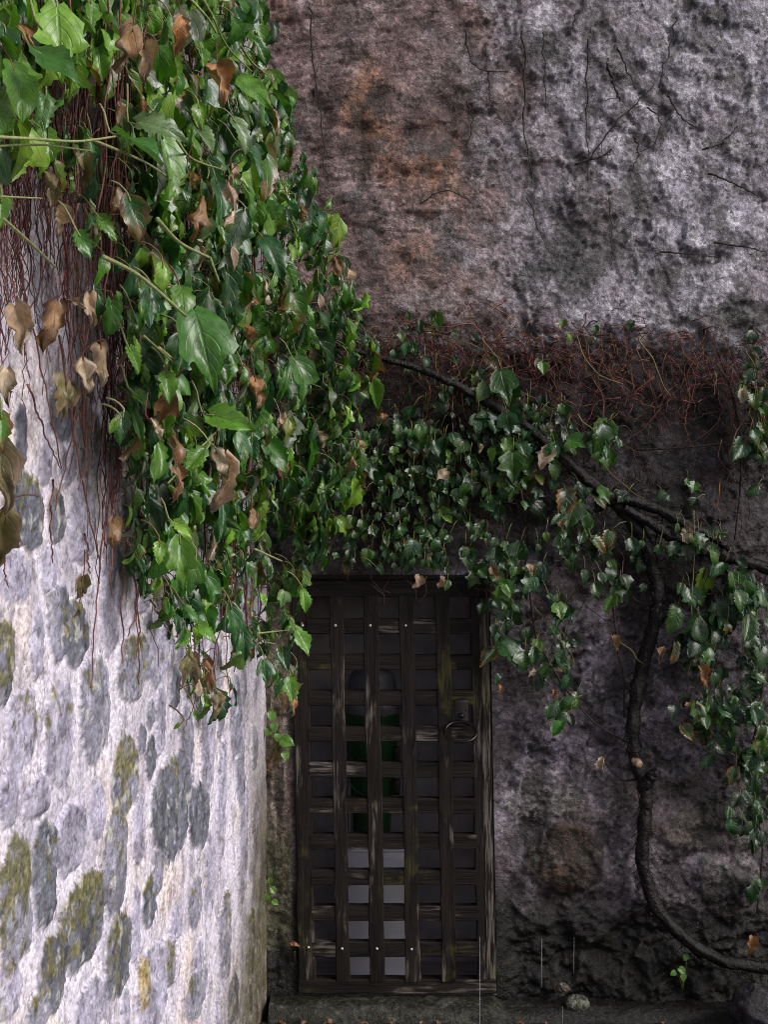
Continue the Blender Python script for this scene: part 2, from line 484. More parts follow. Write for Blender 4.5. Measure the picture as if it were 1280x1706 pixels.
flk2 = ss(0.10, 0.14, fbm(u * 8.0, v * 6.5, 5, 46, 0.62))
run = ss(0.05, 0.4, fbm(u * 13, v * 1.5, 4, 47) + 0.5 * nB)
H = H - 0.007 * flk - 0.006 * flk2
# upper wall: pale grey right, pinkish brown left
grey = mixc(np.tile(lin(150, 146, 156), BX.shape + (1,)), lin(184, 181, 188), ss(-0.05, 0.4, nC + 0.3 * nD))
grey = mixc(grey, lin(112, 110, 114), ss(0.0, 0.42, nB))
grey = mixc(grey, lin(122, 116, 122), flk * 0.6); grey = mixc(grey, lin(104, 102, 102), flk2 * 0.45)
spots = sum(a_ * np.exp(-((PX - x_) / w_) ** 2 - ((PY - y_) / h_) ** 2) for x_, y_, w_, h_, a_ in ((975, 375, 60, 70, .5), (1010, 65, 50, 40, .35), (1180, 60, 80, 60, .3), (1110, 480, 40, 50, .35), (1070, 230, 60, 50, .2), (1240, 530, 60, 30, .3), (900, 470, 60, 50, .2), (870, 120, 50, 90, .25), (1230, 320, 50, 50, .2)))
grey = mixc(grey, lin(48, 48, 44), ss(0.10, 0.42, nB * 0.5 + nC * 0.25 + 0.2 * nD + 1.25 * spots) * 0.68)
pink = mixc(np.tile(lin(120, 103, 102), BX.shape + (1,)), lin(164, 150, 154), ss(0.02, 0.4, nC))
pink = mixc(pink, lin(128, 90, 64), 0.85 * ss(0.10, 0.60, 0.4 * nC + fbm(u * 3, v * 2, 4, 51) + 0.5 * np.exp(-((PX - 715) / 105) ** 2 - ((PY - 280) / 290) ** 2)))
pink = mixc(pink, lin(36, 34, 33), ss(0.06, 0.32, 0.35 * nC + 0.25 * nD + fbm(u * 5.5, v * 3.6, 5, 52, 0.6) + 0.28 * np.exp(-((PX - 690) / 70) ** 2 - ((PY - 150) / 120) ** 2) + 0.25 * np.exp(-((PX - 640) / 80) ** 2 - ((PY - 450) / 70) ** 2)) * 0.85)
pink = mixc(pink, lin(112, 90, 86), flk * 0.45); pink = mixc(pink, lin(72, 62, 60), flk2 * 0.6)
pink = mixc(pink, lin(44, 40, 38), run * ss(0.1, -0.2, nA) * 0.55)
upc = mixc(pink, grey, ss(-190, 170, PX - (870 - PY * 0.10) + 240 * nA + 190 * nB + 140 * nC))
# lower wall: damp render, deep shade painted into its darker colour
low = mixc(np.tile(lin(96, 88, 93), BX.shape + (1,)), lin(142, 133, 143), ss(-0.05, 0.4, nB + 0.4 * nC))
low = mixc(low, lin(62, 54, 52), ss(0.0, 0.4, nA))
low = mixc(low, lin(24, 21, 20), ss(0.02, 0.36, nC * 0.6 + nA * 0.5 + 0.2 * nD - 0.10) * 0.8)
def bl(cx, cy, rx, ry, seed, e=0.85):
    q = np.hypot((PX - cx) / rx, (PY - cy) / ry) + e * fbm(u * 7 + seed, v * 7, 4, seed)
    return ss(1.2, 0.65, q) if e > 0.5 else ss(1.1, 0.85, q)
for cx, cy, rx, ry, cc, a, hh in (
    (965, 1075, 60, 60, (128, 120, 134), 0.8, 0.012), (915, 1245, 50, 22, (120, 112, 136), 0.9, 0.015),
    (1150, 800, 70, 60, (132, 126, 138), 0.7, 0.01), (1130, 1240, 70, 60, (112, 106, 112), 0.7, 0.012),
    (900, 1335, 60, 30, (150, 150, 142), 0.5, 0.006), (860, 1300, 20, 50, (150, 148, 148), 0.4, 0.0),
    (950, 1432, 66, 60, (66, 50, 32), 1.1, 0.034), (1180, 1385, 90, 40, (104, 98, 88), 0.7, 0.030),
    (1240, 1330, 60, 60, (100, 94, 98), 0.6, 0.012), (1030, 1160, 60, 60, (104, 98, 92), 0.5, 0.01),
    (930, 1520, 60, 22, (104, 94, 88), 0.6, 0.012), (1220, 1480, 60, 50, (98, 92, 86), 0.6, 0.025),
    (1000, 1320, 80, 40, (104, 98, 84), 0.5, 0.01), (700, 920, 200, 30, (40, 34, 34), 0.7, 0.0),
    (1060, 690, 60, 50, (84, 80, 76), 0.6, 0.01), (1250, 900, 50, 30, (112, 100, 104), 0.6, 0.01),
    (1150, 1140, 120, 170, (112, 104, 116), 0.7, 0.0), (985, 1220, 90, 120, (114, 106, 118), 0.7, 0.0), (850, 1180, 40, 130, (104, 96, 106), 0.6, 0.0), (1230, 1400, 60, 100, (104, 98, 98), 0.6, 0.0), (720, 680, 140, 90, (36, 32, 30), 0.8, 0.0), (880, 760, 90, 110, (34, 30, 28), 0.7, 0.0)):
    m = bl(cx, cy, rx, ry, int(cx + cy) % 97, 0.35 if cx == 950 else 0.85)
    low = mixc(low, lin(*cc) * (0.62 + 0.9 * ss(-.1, .4, nC))[..., None], m * a * 0.85); H += 0.6 * hh * m * ss(0.0, 0.2, m)
low = mixc(low, lin(26, 23, 22), flk2 * 0.6); low = mixc(low, lin(40, 35, 34), flk * 0.4)
low = mixc(low, lin(30, 27, 26), run * 0.4 * ss(700, 1000, PY) + 0.7 * run * ss(1000, 700, PY))
low = mixc(low, lin(30, 26, 25), ss(1000, 720, PY + 120 * nB - 160 * ss(1000, 1150, PX)) * 0.75)  # darker still below the root band, its shade painted in
low = mixc(low, lin(90, 98, 84), ss(0.18, 0.36, nD * 0.7 + nB * 0.5) * 0.35)     # thin lichen film
# foot of the wall: damp bedrock in flat beds, deep shade painted in near black
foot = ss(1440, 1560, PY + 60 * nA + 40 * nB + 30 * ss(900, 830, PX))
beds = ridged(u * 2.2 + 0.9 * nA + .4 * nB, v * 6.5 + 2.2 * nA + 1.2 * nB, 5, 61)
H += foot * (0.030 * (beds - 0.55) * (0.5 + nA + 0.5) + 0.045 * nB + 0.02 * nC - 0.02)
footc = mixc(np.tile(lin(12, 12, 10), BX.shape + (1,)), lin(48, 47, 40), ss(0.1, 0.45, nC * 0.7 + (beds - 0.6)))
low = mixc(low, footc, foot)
# brown streaked reveal left of the gate
jm = ss(490, 480, PX) * ss(930, 980, PY)
strk = fbm(u * 42, v * 2.2, 4, 71)
jc = mixc(np.tile(lin(96, 84, 76), BX.shape + (1,)), lin(132, 122, 112), ss(0.0, 0.4, strk))
jc = mixc(jc, lin(48, 40, 34), ss(0.02, 0.35, fbm(u * 30, v * 3, 4, 72)))
jc = mixc(jc, lin(104, 80, 40), ss(0.12, 0.4, fbm(u * 22, v * 5, 4, 73)))
jc = mixc(jc, lin(74, 78, 58), ss(1330, 1420, PY + 60 * nB) * 0.7)
jc = mixc(jc, lin(30, 29, 26), ss(1560, 1610, PY + 50 * nB))
low = mixc(low, jc, jm)
dmin = np.full(BX.shape, 99.0)
for pts, w in TPATHS:
    q_ = smooth_path(np.array(pts, float), 14)
    for k in range(13):
        a_, b_ = q_[k], q_[k + 1]; e_ = b_ - a_
        tt = np.clip(((PX - a_[0]) * e_[0] + (PY - a_[1]) * e_[1]) / (e_ @ e_ + 1e-6), 0, 1)
        dmin = np.minimum(dmin, np.hypot(PX - a_[0] - tt * e_[0], PY - a_[1] - tt * e_[1]) * 3.2 / w)
root = ss(17, 3, dmin + 22 * nC + 14 * nD)
upc = mixc(upc, lin(46, 43, 40), root * 0.5)
upc = np.minimum(upc * (1.22 - 0.06 * ss(640, 980, PX))[..., None], 0.8)
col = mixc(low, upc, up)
# keep the masonry clean at the opening
dx = np.maximum(np.maximum(OX0 - BX, BX - OX1), 0); dz = np.maximum(np.maximum(ZB - BZ, BZ - ZT), 0)
dd = np.hypot(dx, dz)
H = H * ss(0.0, 0.09, dd) - 0.0 
H = np.where(jm > 0.3, H * 0.6 + 0.006 * strk * ss(0, 0.02, dd), H)
V = np.stack([SX, -H, BZ], -1).reshape(-1, 3)
Fq = gridF(*BX.shape)
cx_ = BX.reshape(-1)[Fq].mean(1); cz_ = BZ.reshape(-1)[Fq].mean(1)
keep = ~((cx_ > OX0) & (cx_ < OX1) & (cz_ > ZB) & (cz_ < ZT))
Fq = Fq[keep]
# thickness: skirt and back face
nr, nc = BX.shape
bidx = np.concatenate([np.arange(nc), np.arange(1, nr) * nc + nc - 1, (nr - 1) * nc + np.arange(nc - 2, -1, -1), np.arange(nr - 2, 0, -1) * nc])
bv = V[bidx].copy(); bv[:, 1] = 0.75
n0 = len(V); nb_ = len(bidx); q = np.arange(nb_); q2 = (q + 1) % nb_
sk = np.stack([bidx[q2], bidx[q], n0 + q, n0 + q2], -1)
cn = [n0, n0 + nc - 1, n0 + nc + nr - 2, n0 + 2 * nc + nr - 3]
back_wall = thing('rubble_wall', 'tall damp plastered stone wall behind, pink-brown and grey above, deep shade coloured in near black at the foot', 'wall', (0.4, 0.3, -0.08))
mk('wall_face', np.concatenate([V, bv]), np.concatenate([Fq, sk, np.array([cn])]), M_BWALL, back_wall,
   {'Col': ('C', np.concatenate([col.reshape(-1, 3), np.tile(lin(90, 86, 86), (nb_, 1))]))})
# niche behind the gate (five inner faces)
def nv(x, y, z): return (x + SHEAR * (ZT - z), y, z)
ND = 0.37
a, b = OX0, OX1
nV = []; nF = []
def quadgrid(p00, p10, p11, p01, n=14):
    s_ = np.linspace(0, 1, n); A, B = np.meshgrid(s_, s_)
    p = [np.array(q, float) for q in (p00, p10, p11, p01)]
    VV = (1 - A)[..., None] * (1 - B)[..., None] * p[0] + A[..., None] * (1 - B)[..., None] * p[1] + A[..., None] * B[..., None] * p[2] + (1 - A)[..., None] * B[..., None] * p[3]
    return VV.reshape(-1, 3), gridF(n, n)
pl = [quadgrid(nv(a, ND, ZB), nv(b, ND, ZB), nv(b, ND, ZT), nv(a, ND, ZT)), quadgrid(nv(a, 0, ZB), nv(a, ND, ZB), nv(a, ND, ZT), nv(a, 0, ZT)),
      quadgrid(nv(b, ND, ZB), nv(b, 0, ZB), nv(b, 0, ZT), nv(b, ND, ZT)), quadgrid(nv(a, 0, ZB), nv(b, 0, ZB), nv(b, ND, ZB), nv(a, ND, ZB)),
      quadgrid(nv(a, ND, ZT), nv(b, ND, ZT), nv(b, 0, ZT), nv(a, 0, ZT))]
Vn, Fn = cat(pl)
mk('niche', Vn, Fn, M_PLASTER, back_wall, smooth=False)

# ------------------------------------------------------------------ left wall
ls = axis((-0.2, 0.0, 0.03), (0.0, 2.75, 0.0055), (2.75, 4.9, 0.06))
lz = axis((-0.1, 0.0, 0.03), (0.0, 2.35, 0.0055), (2.35, 4.6, 0.03))
LSg, LZ = np.meshgrid(ls, lz)
ly = WC[1] + LSg * WD[1]; lx = WC[0] + LSg * WD[0]
dep = np.maximum(ly + CD, 0.4)
LPX = 640 + FP * lx / dep; LPY = 853 + FP * (CZ - LZ) / dep
s_, z_ = LSg, LZ
nA = fbm(s_ * 2.3, z_ * 2.3, 4, 101); nB = fbm(s_ * 6, z_ * 6, 5, 102); nC = fbm(s_ * 15, z_ * 15, 5, 103, 0.6); nD = fbm(s_ * 40, z_ * 40, 4, 104, 0.6)
w1, w2, wid = worley(s_ * 5.0 + 0.35 * nB, z_ * 6.6 + 0.35 * nC, 120)
st = ss(-0.02, 0.20, fbm(s_ * 6.5, z_ * 2.3, 5, 121, 0.6) + 0.10 * nC)
wid = 0.5 + 0.5 * nA
HL = 0.016 * nA + 0.004 * nB + 0.0018 * nC + 0.002 * st * (0.6 + 0.8 * wid)
mort = mixc(np.tile(lin(226, 221, 234), s_.shape + (1,)), lin(234, 221, 216), ss(0, 0.4, nA))
mort = mixc(mort, lin(190, 184, 204), ss(0.0, 0.4, fbm(s_ * 22, z_ * 4, 5, 155, 0.6) + .3 * nB) * 0.3)
stc = mixc(np.tile(lin(176, 172, 190), s_.shape + (1,)), lin(206, 200, 212), ss(0.0, 0.4, nC))
stc = mixc(stc, lin(140, 136, 150), ss(0.05, 0.4, nB) * 0.8)
stc = mixc(stc, lin(118, 114, 120), ss(0.2, 0.5, nD * 0.6 + nC * 0.6) * 0.7)
lc = mixc(mort, stc, st * 0.55)
lc = mixc(lc, lin(150, 144, 152), ss(0.12, 0.45, fbm(s_ * 34, z_ * 9, 4, 151, 0.65) + 0.4 * nB) * 0.35)
lc = mixc(lc, lin(96, 90, 92), ss(0.30, 0.5, fbm(s_ * 60, z_ * 14, 3, 152, 0.6) * 0.8 + 0.5 * nB) * 0.6)
chip = ss(0.16, 0.24, fbm(s_ * 20, z_ * 7, 5, 156, 0.62) + 0.25 * nA)
lc = mixc(lc, lin(128, 122, 134), chip * 0.5); HL = HL - 0.002 * chip
# stones read off the photograph: centre, half size (photo pixels), colour, moss
STN = [(2, 1103, 21, 62, 'g', .9), (59, 1070, 12, 55, 'l', 0), (97, 1035, 19, 58, 'g', .1), (126, 1054, 23, 48, 'd', .45), (185, 1000, 17, 82, 'l', 0),
       (158, 1185, 25, 76, 'g', .05), (264, 1070, 22, 62, 'l', .1), (222, 1112, 25, 46, 'g', .5), (35, 1218, 25, 62, 'l', .35), (100, 1218, 25, 74, 'l', .3),
       (206, 1290, 24, 56, 'g', .8), (250, 1190, 6, 20, 'g', 0), (235, 1232, 8, 20, 'g', 0), (250, 1262, 10, 32, 'd', 0), (24, 1505, 33, 92, 'g', .85),
       (77, 1452, 23, 78, 'd', .3), (140, 1532, 35, 66, 'd', .8), (88, 1622, 27, 58, 'd', .45), (190, 1430, 22, 80, 'g', .45), (288, 1342, 31, 72, 'd', .2),
       (333, 1357, 18, 46, 'd', 0), (196, 1590, 21, 62, 'd', .5), (256, 1645, 27, 62, 'l', .0), (238, 1640, 8, 40, 'o', .25), (283, 1600, 9, 36, 'g', .9),
       (325, 1502, 12, 36, 'g', .3), (326, 1652, 20, 32, 'g', .3), (248, 1500, 12, 36, 'd', .2), (120, 1400, 24, 50, 'l', 0), (262, 1452, 10, 32, 'g', .3),
       (40, 850, 36, 54, 'd', .45), (115, 745, 16, 62, 'l', 0), (75, 500, 22, 60, 'g', 0), (100, 690, 22, 40, 'd', .2), (370, 1330, 8, 80, 'l', 0), (390, 1190, 10, 60, 'g', 0),
       (405, 1400, 7, 90, 'l', 0), (350, 1450, 9, 60, 'l', 0), (375, 1560, 10, 60, 'g', .3), (400, 1280, 6, 60, 'g', 0), (310, 1230, 10, 50, 'g', .2), (345, 1240, 12, 70, 'l', 0),
       (140, 870, 20, 60, 'l', 0), (20, 960, 30, 36, 'l', 0), (60, 1330, 22, 30, 'l', 0), (12, 1330, 16, 40, 'l', 0), (160, 1350, 12, 40, 'l', 0), (60, 1690, 20, 30, 'g', .5), (150, 1680, 24, 40, 'l', 0), (10, 1650, 24, 40, 'l', .2)]
_r = np.random.default_rng(23)
for _ in range(900):
    cx = _r.uniform(0, 425); cy = _r.uniform(700, 1700); rx = _r.uniform(7, 19) * (1 - 0.55 * cx / 440); ry = _r.uniform(22, 58)
    if all(((cx - a[0]) / (a[2] + rx + 3)) ** 2 + ((cy - a[1]) / (1.15 * a[3] + ry)) ** 2 > 0.95 for a in STN):
        STN.append((cx, cy, rx, ry, ('l', 'l', 'g', 'd')[_r.integers(4)], _r.choice([0, 0, 0, .25, .5])))
SC = {'g': (146, 146, 162), 'l': (178, 175, 195), 'd': (110, 113, 124), 'o': (176, 156, 122)}
wob = 0.34
for i, (cx, cy, rx, ry, k, ms) in enumerate(STN):
    s0 = LS(cx, 0); d0 = WC[1] + s0 * WD[1] + CD
    z0 = CZ - (cy - 853) / FP * d0
    rs = abs(LS(cx + rx, 0) - LS(cx - rx, 0)) / 2 * 1.0; rz = ry / FP * d0 * 1.2
    m_ = (np.abs(s_ - s0) < rs * 2) & (np.abs(z_ - z0) < rz * 2)
    a_ = s_[m_]; b_ = z_[m_]
    q = (np.abs((a_ - s0) / rs) ** 2.4 + np.abs((b_ - z0) / rz) ** 2.4) ** (1 / 2.4) + wob * fbm(a_ * 9 + i, b_ * 4.5, 5, 200 + i, 0.6) + 0.16 * fbm(a_ * 36, b_ * 22, 4, 700 + i, 0.65)
    m = ss(1.03, 0.93, q) * (1 - 0.25 * ss(0.10, 0.40, fbm(a_ * 16, b_ * 8, 5, 800 + i, 0.65)) * ss(0.45, 0.9, q))
    base = lin(*SC[k])
    c = mixc(np.tile(base, (len(a_), 1)), base * 1.5, ss(0, 0.4, nC[m_]) * 0.8)
    c = mixc(c, np.minimum(base * 2.6, 0.72), ss(0.22, 0.42, fbm(a_ * 30, b_ * 26, 4, 900 + i, 0.65)) * 0.75)
    c = mixc(c, base * 0.55, ss(0.0, 0.35, fbm(a_ * 7, b_ * 5, 3, 950 + i)) * 0.8)
    c = mixc(c, base * 0.32, ss(0.04, 0.36, fbm(a_ * 24, b_ * 14, 5, 300 + i, 0.65)) * 0.8)
    if ms:
        mo = ss(0.30 - 0.5 * ms, 0.50 - 0.5 * ms, fbm(a_ * 24, b_ * 20, 6, 400 + i, 0.68) + 0.2 * fbm(a_ * 8, b_ * 8, 2, 450 + i) + 0.25 * (b_ - z0) / rz)
        mc = mixc(np.tile(lin(98, 96, 50), (len(a_), 1)), lin(138, 130, 70), ss(0, 0.3, nD[m_]))
        c = mixc(c, mc, mo * 0.8)
        c = mixc(c, lin(190, 190, 184), ss(0.3, 0.4, fbm(a_ * 24, b_ * 16, 3, 500 + i)) * 0.7)
    lc[m_] = mixc(lc[m_], c, m)
    HL[m_] = HL[m_] * (1 - 0.5 * m) + m * (0.0035 + 0.003 * np.clip(1.2 - q, 0, 1)) - 0.002 * ss(1.25, 1.05, q) * (1 - m) + m * 0.003 * nD[m_] + m * 0.005 * (ridged(a_ * 12, b_ * 15, 4, 600 + i) - 0.6) 
HL += 0.0022 * nD
# dirty mossy corner and foot
cr = ss(0.55, 0.08, s_ + 0.20 * nB + 0.1 * nA) * ss(1.45, 0.55, z_)
cc = mixc(np.tile(lin(92, 86, 66), s_.shape + (1,)), lin(58, 56, 34), ss(-0.1, 0.3, fbm(s_ * 14, z_ * 3, 4, 140)))
lc = mixc(lc, cc, cr * 0.95)
ft = ss(0.62, 0.14, z_ + 0.22 * nA + 0.10 * nB) * ss(1.0, 0.35, s_)
lc = mixc(lc, mixc(cc, lin(120, 116, 108), ss(0, 0.3, nC)), ft * 0.85)
mo = ss(0.25, 0.5, nC * 0.8 + nB * 0.5) * 0.4
lc = mixc(lc, lin(150, 140, 96), mo * ss(1.6, 0.6, z_))
# grey-brown tone high on the wall, under the creeper
hi = ss(2.05, 2.5, z_ + 0.15 * nA - 0.12 * (s_ - 1.2))
lc = mixc(lc, lin(104, 92, 92), hi * 0.8)
V = np.stack([lx + HL * WN[0], ly + HL * WN[1], z_], -1).reshape(-1, 3)
Fq = gridF(*s_.shape)[:, ::-1]
nr, nc = s_.shape
bidx = np.concatenate([np.arange(nc), np.arange(1, nr) * nc + nc - 1, (nr - 1) * nc + np.arange(nc - 2, -1, -1), np.arange(nr - 2, 0, -1) * nc])
bv = V[bidx].copy(); bv[:, 0] -= 0.55 * WN[0]; bv[:, 1] -= 0.55 * WN[1]
n0 = len(V); nb_ = len(bidx); q = np.arange(nb_); q2 = (q + 1) % nb_
sk = np.stack([bidx[q], bidx[q2], n0 + q2, n0 + q], -1)
cn = [n0 + 2 * nc + nr - 3, n0 + nc + nr - 2, n0 + nc - 1, n0]
lw = mk('limewashed_wall', np.concatenate([V, bv]), np.concatenate([Fq, sk, np.array([cn])]), M_LWALL, None,
        {'Col': ('C', np.concatenate([lc.reshape(-1, 3), np.tile(lin(160, 150, 150), (nb_, 1))]))}, loc=(WC[0] + 2 * WD[0], WC[1] + 2 * WD[1], -0.1))
tag(lw, 'pale limewashed wall on the left with grey and mossy stones showing through', 'wall')

# ------------------------------------------------------------------ stone step and loose stones
sx = axis((-0.42, 1.9, 0.012)); q = np.array([(0.03, -0.12), (0.0, -0.10), (-0.03, -0.085), (-0.06, -0.075)])
prof = [(0.45, 0.016), (0.2, 0.016), (0.06, 0.016), (0.0, 0.014), (-0.03, 0.012), (-0.06, 0.008), (-0.085, 0.002), (-0.10, -0.012), (-0.106, -0.03), (-0.11, -0.05), (-0.112, -0.075)]
A, B = np.meshgrid(sx, np.arange(len(prof)))
py_ = np.array([p[0] for p in prof])[B]; pz_ = np.array([p[1] for p in prof])[B]
ww = ss(0.3, -0.02, py_)
nn = fbm(A * 5, B * 0.6, 4, 81); nn2 = fbm(A * 19, B * 0.9, 4, 82)
Vs = np.stack([A, py_ - ww * (0.018 * nn + 0.008 * nn2) * (B > 4), pz_ + ww * (0.012 * nn + 0.008 * nn2) - 0.018 * ss(0.40, 0.44, A) * ww - 0.004], -1)
cs = mixc(np.tile(lin(44, 44, 37), A.shape + (1,)), lin(66, 66, 56), ss(0, 0.4, nn2)); cs = mixc(cs, lin(32, 36, 20), ss(0.0, 0.4, nn)); cs = mixc(cs, lin(20, 19, 18), ss(0.3, 0.6, A + 0.2 * nn) * 0.8)
stp = mk('stone_step', Vs.reshape(-1, 3), gridF(*A.shape), M_STONE, None, {'Col': ('C', cs.reshape(-1, 3))}, loc=(0.0, -0.1, -0.05))
tag(stp, 'low dark mossy stone step along the foot of the wall and under the gate', 'step')
def rock(px, py, Yd, r, seed, label, cc):
    c = P(px, py, Yd)
    V, F = blob(c, r, seed)
    n = fbm(V[:, 0] * 14, V[:, 2] * 14 + V[:, 1] * 9, 4, seed)
    k = mixc(np.tile(lin(*cc), (len(V), 1)), lin(*cc) * 2.2, ss(0.0, 0.4, n))
    tag(mk('loose_stone', V, F, M_STONE, None, {'Col': ('C', k)}, loc=c), label, 'stone', 'loose stones at the wall foot')
rock(1264, 1682, -0.20, (0.10, 0.09, 0.09), 5, 'large rounded grey boulder at the right-hand end of the step', (40, 38, 41))
rock(962, 1672, -0.045, (0.045, 0.035, 0.035), 6, 'small pale stone on the step, right one of the two below the raindrop streaks', (70, 72, 62))
rock(938, 1646, -0.03, (0.024, 0.022, 0.020), 8, 'smallest pale stone against the wall foot above the other little one', (84, 78, 70))

# ------------------------------------------------------------------ lattice gate
gate = thing('lattice_gate', 'dark weathered wooden lattice gate with square holes set in the stone wall', 'gate', P(657, 1653, 0.02))
GY = 0.0
def gx_(px, py): return (px - 640) / 450.0
def member(name, x0, x1, y0, y1, yf, yb, vert, seed, mat, amp=0.003):
    """rectangle given in photo pixels measured at the gate's top row (x) ; the gate leans by SHEAR"""
    X0, X1 = (x0 - 640) / 450, (x1 - 640) / 450
    Z1, Z0 = CZ - (y0 - 853) / 450, CZ - (y1 - 853) / 450
    V, F = boxg(X0, X1, yf, yb, Z0, Z1, 0.012, 0.003)
    if vert:
        e = fbm(V[:, 2] * 5 + seed, np.sign(V[:, 0] - (X0 + X1) / 2) * 3 + seed, 4, seed, 0.6)
        V[:, 0] += amp * 1.6 * e + 0.003 * pn(V[:, 2] * 2.2, 0 * V[:, 2] + seed, 9)
        V[:, 1] += 0.003 * fbm(V[:, 2] * 9, V[:, 0] * 50 + seed, 3, seed + 1) * (V[:, 1] < (yf + yb) / 2)
    else:
        e = fbm(V[:, 0] * 9 + seed, np.sign(V[:, 2] - (Z0 + Z1) / 2) * 3 + seed, 4, seed, 0.6)
        V[:, 2] += amp * e
    V[:, 0] += SHEAR * (ZT - V[:, 2])
    o = mk(name, V, F, mat, gate, smooth=False)
    return o
YF = -0.014
member('stile', 485, 513, 994.5, 1629, YF + 0.001, 0.040, True, 3, M_WOODV)
member('stile', 783, 813.5, 994.5, 1629, YF, 0.041, True, 5, M_WOODV)
member('top_rail', 485, 814, 967, 994, YF + 0.0015, 0.042, False, 7, M_WOODH)
member('bottom_rail', 485.5, 814.5, 1629.5, 1653, YF + 0.0005, 0.042, False, 9, M_WOODH, 0.004)
for k, (x0, x1) in enumerate(((548.5, 571), (605, 630), (664, 688), (724.5, 748))):
    member('upright_slat', x0, x1, 992, 1632, YF - 0.004 - 0.0003 * k, 0.014, True, 20 + k, M_WOODV, 0.004)
for k in range(10):
    y = 1030.5 + 59.6 * k
    member('cross_slat', 510, 786, y, y + 25, -0.0150 + 0.0003 * (k % 3), 0.030, False, 40 + k, M_WOODH)
member('edge_strip', 798, 811.5, 996, 1626, YF - 0.003, 0.02, True, 13, M_WOODP, 0.003)
lint = mk('lintel', *boxg(OX0 - 0.006, OX1 + 0.012, -0.006, 0.10, ZT - 0.012, ZT + 0.006, 0.03, 0.003), M_WOODH, gate)
def gpt(px, py, y):                                 # point on the gate from its pixel
    return np.array([(px - 640) / FP * (y + CD), y, CZ - (py - 853) / FP * (y + CD)])
for px, py in ((504, 1042), (559, 1042), (617, 1042), (676, 1042), (514, 1578), (570, 1580), (628, 1580), (686, 1581)):
    c = gpt(px, py, YF - 0.0055)
    V, F = lathe([(0.0002, 0.0035), (0.003, 0.0028), (0.0048, 0.001), (0.0055, -0.002)], (0, 0, 0), 12)
    V = np.stack([V[:, 0], -V[:, 2], V[:, 1]], -1) + c
    mk('screw_head', V, F, M_SCREW, gate)
# ring handle on an iron plate
hx, hy = 769, 1186
V, F = boxg(*(np.array([hx - 11, hx + 11]) - 640) / 450 * 0.997, YF - 0.012, YF - 0.0062, CZ - (hy + 17 - 853) / 450, CZ - (hy - 22 - 853) / 450, 0.01, 0.002)
hb = mk('handle_plate', V, F, M_DIRON, gate)
c = gpt(hx, hy + 6, YF - 0.020)
mk('handle_boss', *blob(c, (0.014, 0.012, 0.010), 4, 0.05, 12), M_IRON, gate)
for dx in (-8, 8):
    mk('rivet', *blob(gpt(hx + dx, hy - 3 , YF - 0.0125), (0.003, 0.002, 0.003), 4, 0.02, 8), M_IRON, gate)
a = np.linspace(0, 2 * np.pi, 49)[:-1]
ctr = gpt(768, 1219, YF - 0.052)
pts = np.stack([0.058 * np.sign(np.cos(a)) * np.abs(np.cos(a)) ** 0.9, -0.0375 * np.sin(-a) * 0 + 0.045 * -np.sin(a) * -0.9, 0.031 * np.sin(a)], -1)
pts[:, 1] = 0.036 * np.sin(a)
pts = np.concatenate([pts, pts[:2]]) + ctr
mk('handle_ring', *tube(pts, 0.0062, 10), M_IRON, gate)
mk('hinge_pin', *lathe([(0.0005, 0.024), (0.0075, 0.024), (0.0085, 0.02), (0.0085, -0.02), (0.0075, -0.024), (0.0005, -0.024)], gpt(482, 1042, YF - 0.004), 14), M_IRON, gate)
mk('hinge_strap', *boxg(*(np.array([484, 506]) - 640) / 450, YF - 0.004, YF - 0.0005, CZ - (1048 - 853) / 450, CZ - (1036 - 853) / 450, 0.01, 0.001), M_IRON, gate)
mk('hinge_pin', *lathe([(0.0005, 0.02), (0.0075, 0.02), (0.0085, 0.016), (0.0085, -0.016), (0.0075, -0.02), (0.0005, -0.02)], gpt(490, 1592, YF - 0.004), 14), M_IRON, gate)

# ------------------------------------------------------------------ things kept in the niche
Yb = 0.11
p0 = P(577, 1415, Yb); p1 = P(677, 1640, Yb)
wb = thing('white_box', 'tall plain white box standing on the niche floor behind the gate', 'box', ((p0[0] + p1[0]) / 2, Yb + 0.1, ZB))
mk('box_body', *boxg(p0[0], p1[0], Yb, Yb + 0.20, ZB + 0.001, p0[2] - 0.012, 0.03, 0.006), M_WHITE, wb)
mk('box_lid', *boxg(p0[0] - 0.002, p1[0] + 0.002, Yb - 0.002, Yb + 0.202, p0[2] - 0.0115, p0[2], 0.03, 0.004), M_WHITE, wb)
Yc = 0.215
cb = P(620, 1412, Yc); zt = p0[2]
def hz(py): return P(620, py, Yc - 0.08)[2] - zt
hop = thing('garden_canister', 'dark green plastic canister with a grey domed lid standing on the white box', 'canister', (cb[0], Yc, zt))
cc0 = (cb[0], Yc, zt)
mk('green_body', *lathe([(0.001, 0.002), (0.068, 0.002), (0.072, 0.01), (0.074, hz(1370)), (0.086, hz(1310)), (0.100, hz(1240)), (0.108, hz(1195)), (0.110, hz(1186)), (0.10, hz(1184))], cc0, 40), M_GREEN, hop)
ld = mk('grey_lid', *lathe([(0.112, hz(1190)), (0.115, hz(1182)), (0.114, hz(1174)), (0.102, hz(1170)), (0.097, hz(1150)), (0.092, hz(1136)), (0.082, hz(1125)), (0.064, hz(1119)), (0.03, hz(1117)), (0.001, hz(1116.5))], cc0, 40), M_GREY, hop)
a = np.linspace(0, 2 * np.pi, 37)
ce = np.array([cb[0] - 0.018, Yc - 0.096, zt + hz(1292)])
mk('round_emblem', *tube(np.stack([ce[0] + 0.072 * np.cos(a), ce[1] + 0.03 * np.cos(a) ** 2 - 0.002 + 0.012 * np.sin(a) * -1, ce[2] + 0.072 * np.sin(a)], -1), 0.004, 6), M_GREEN, hop)
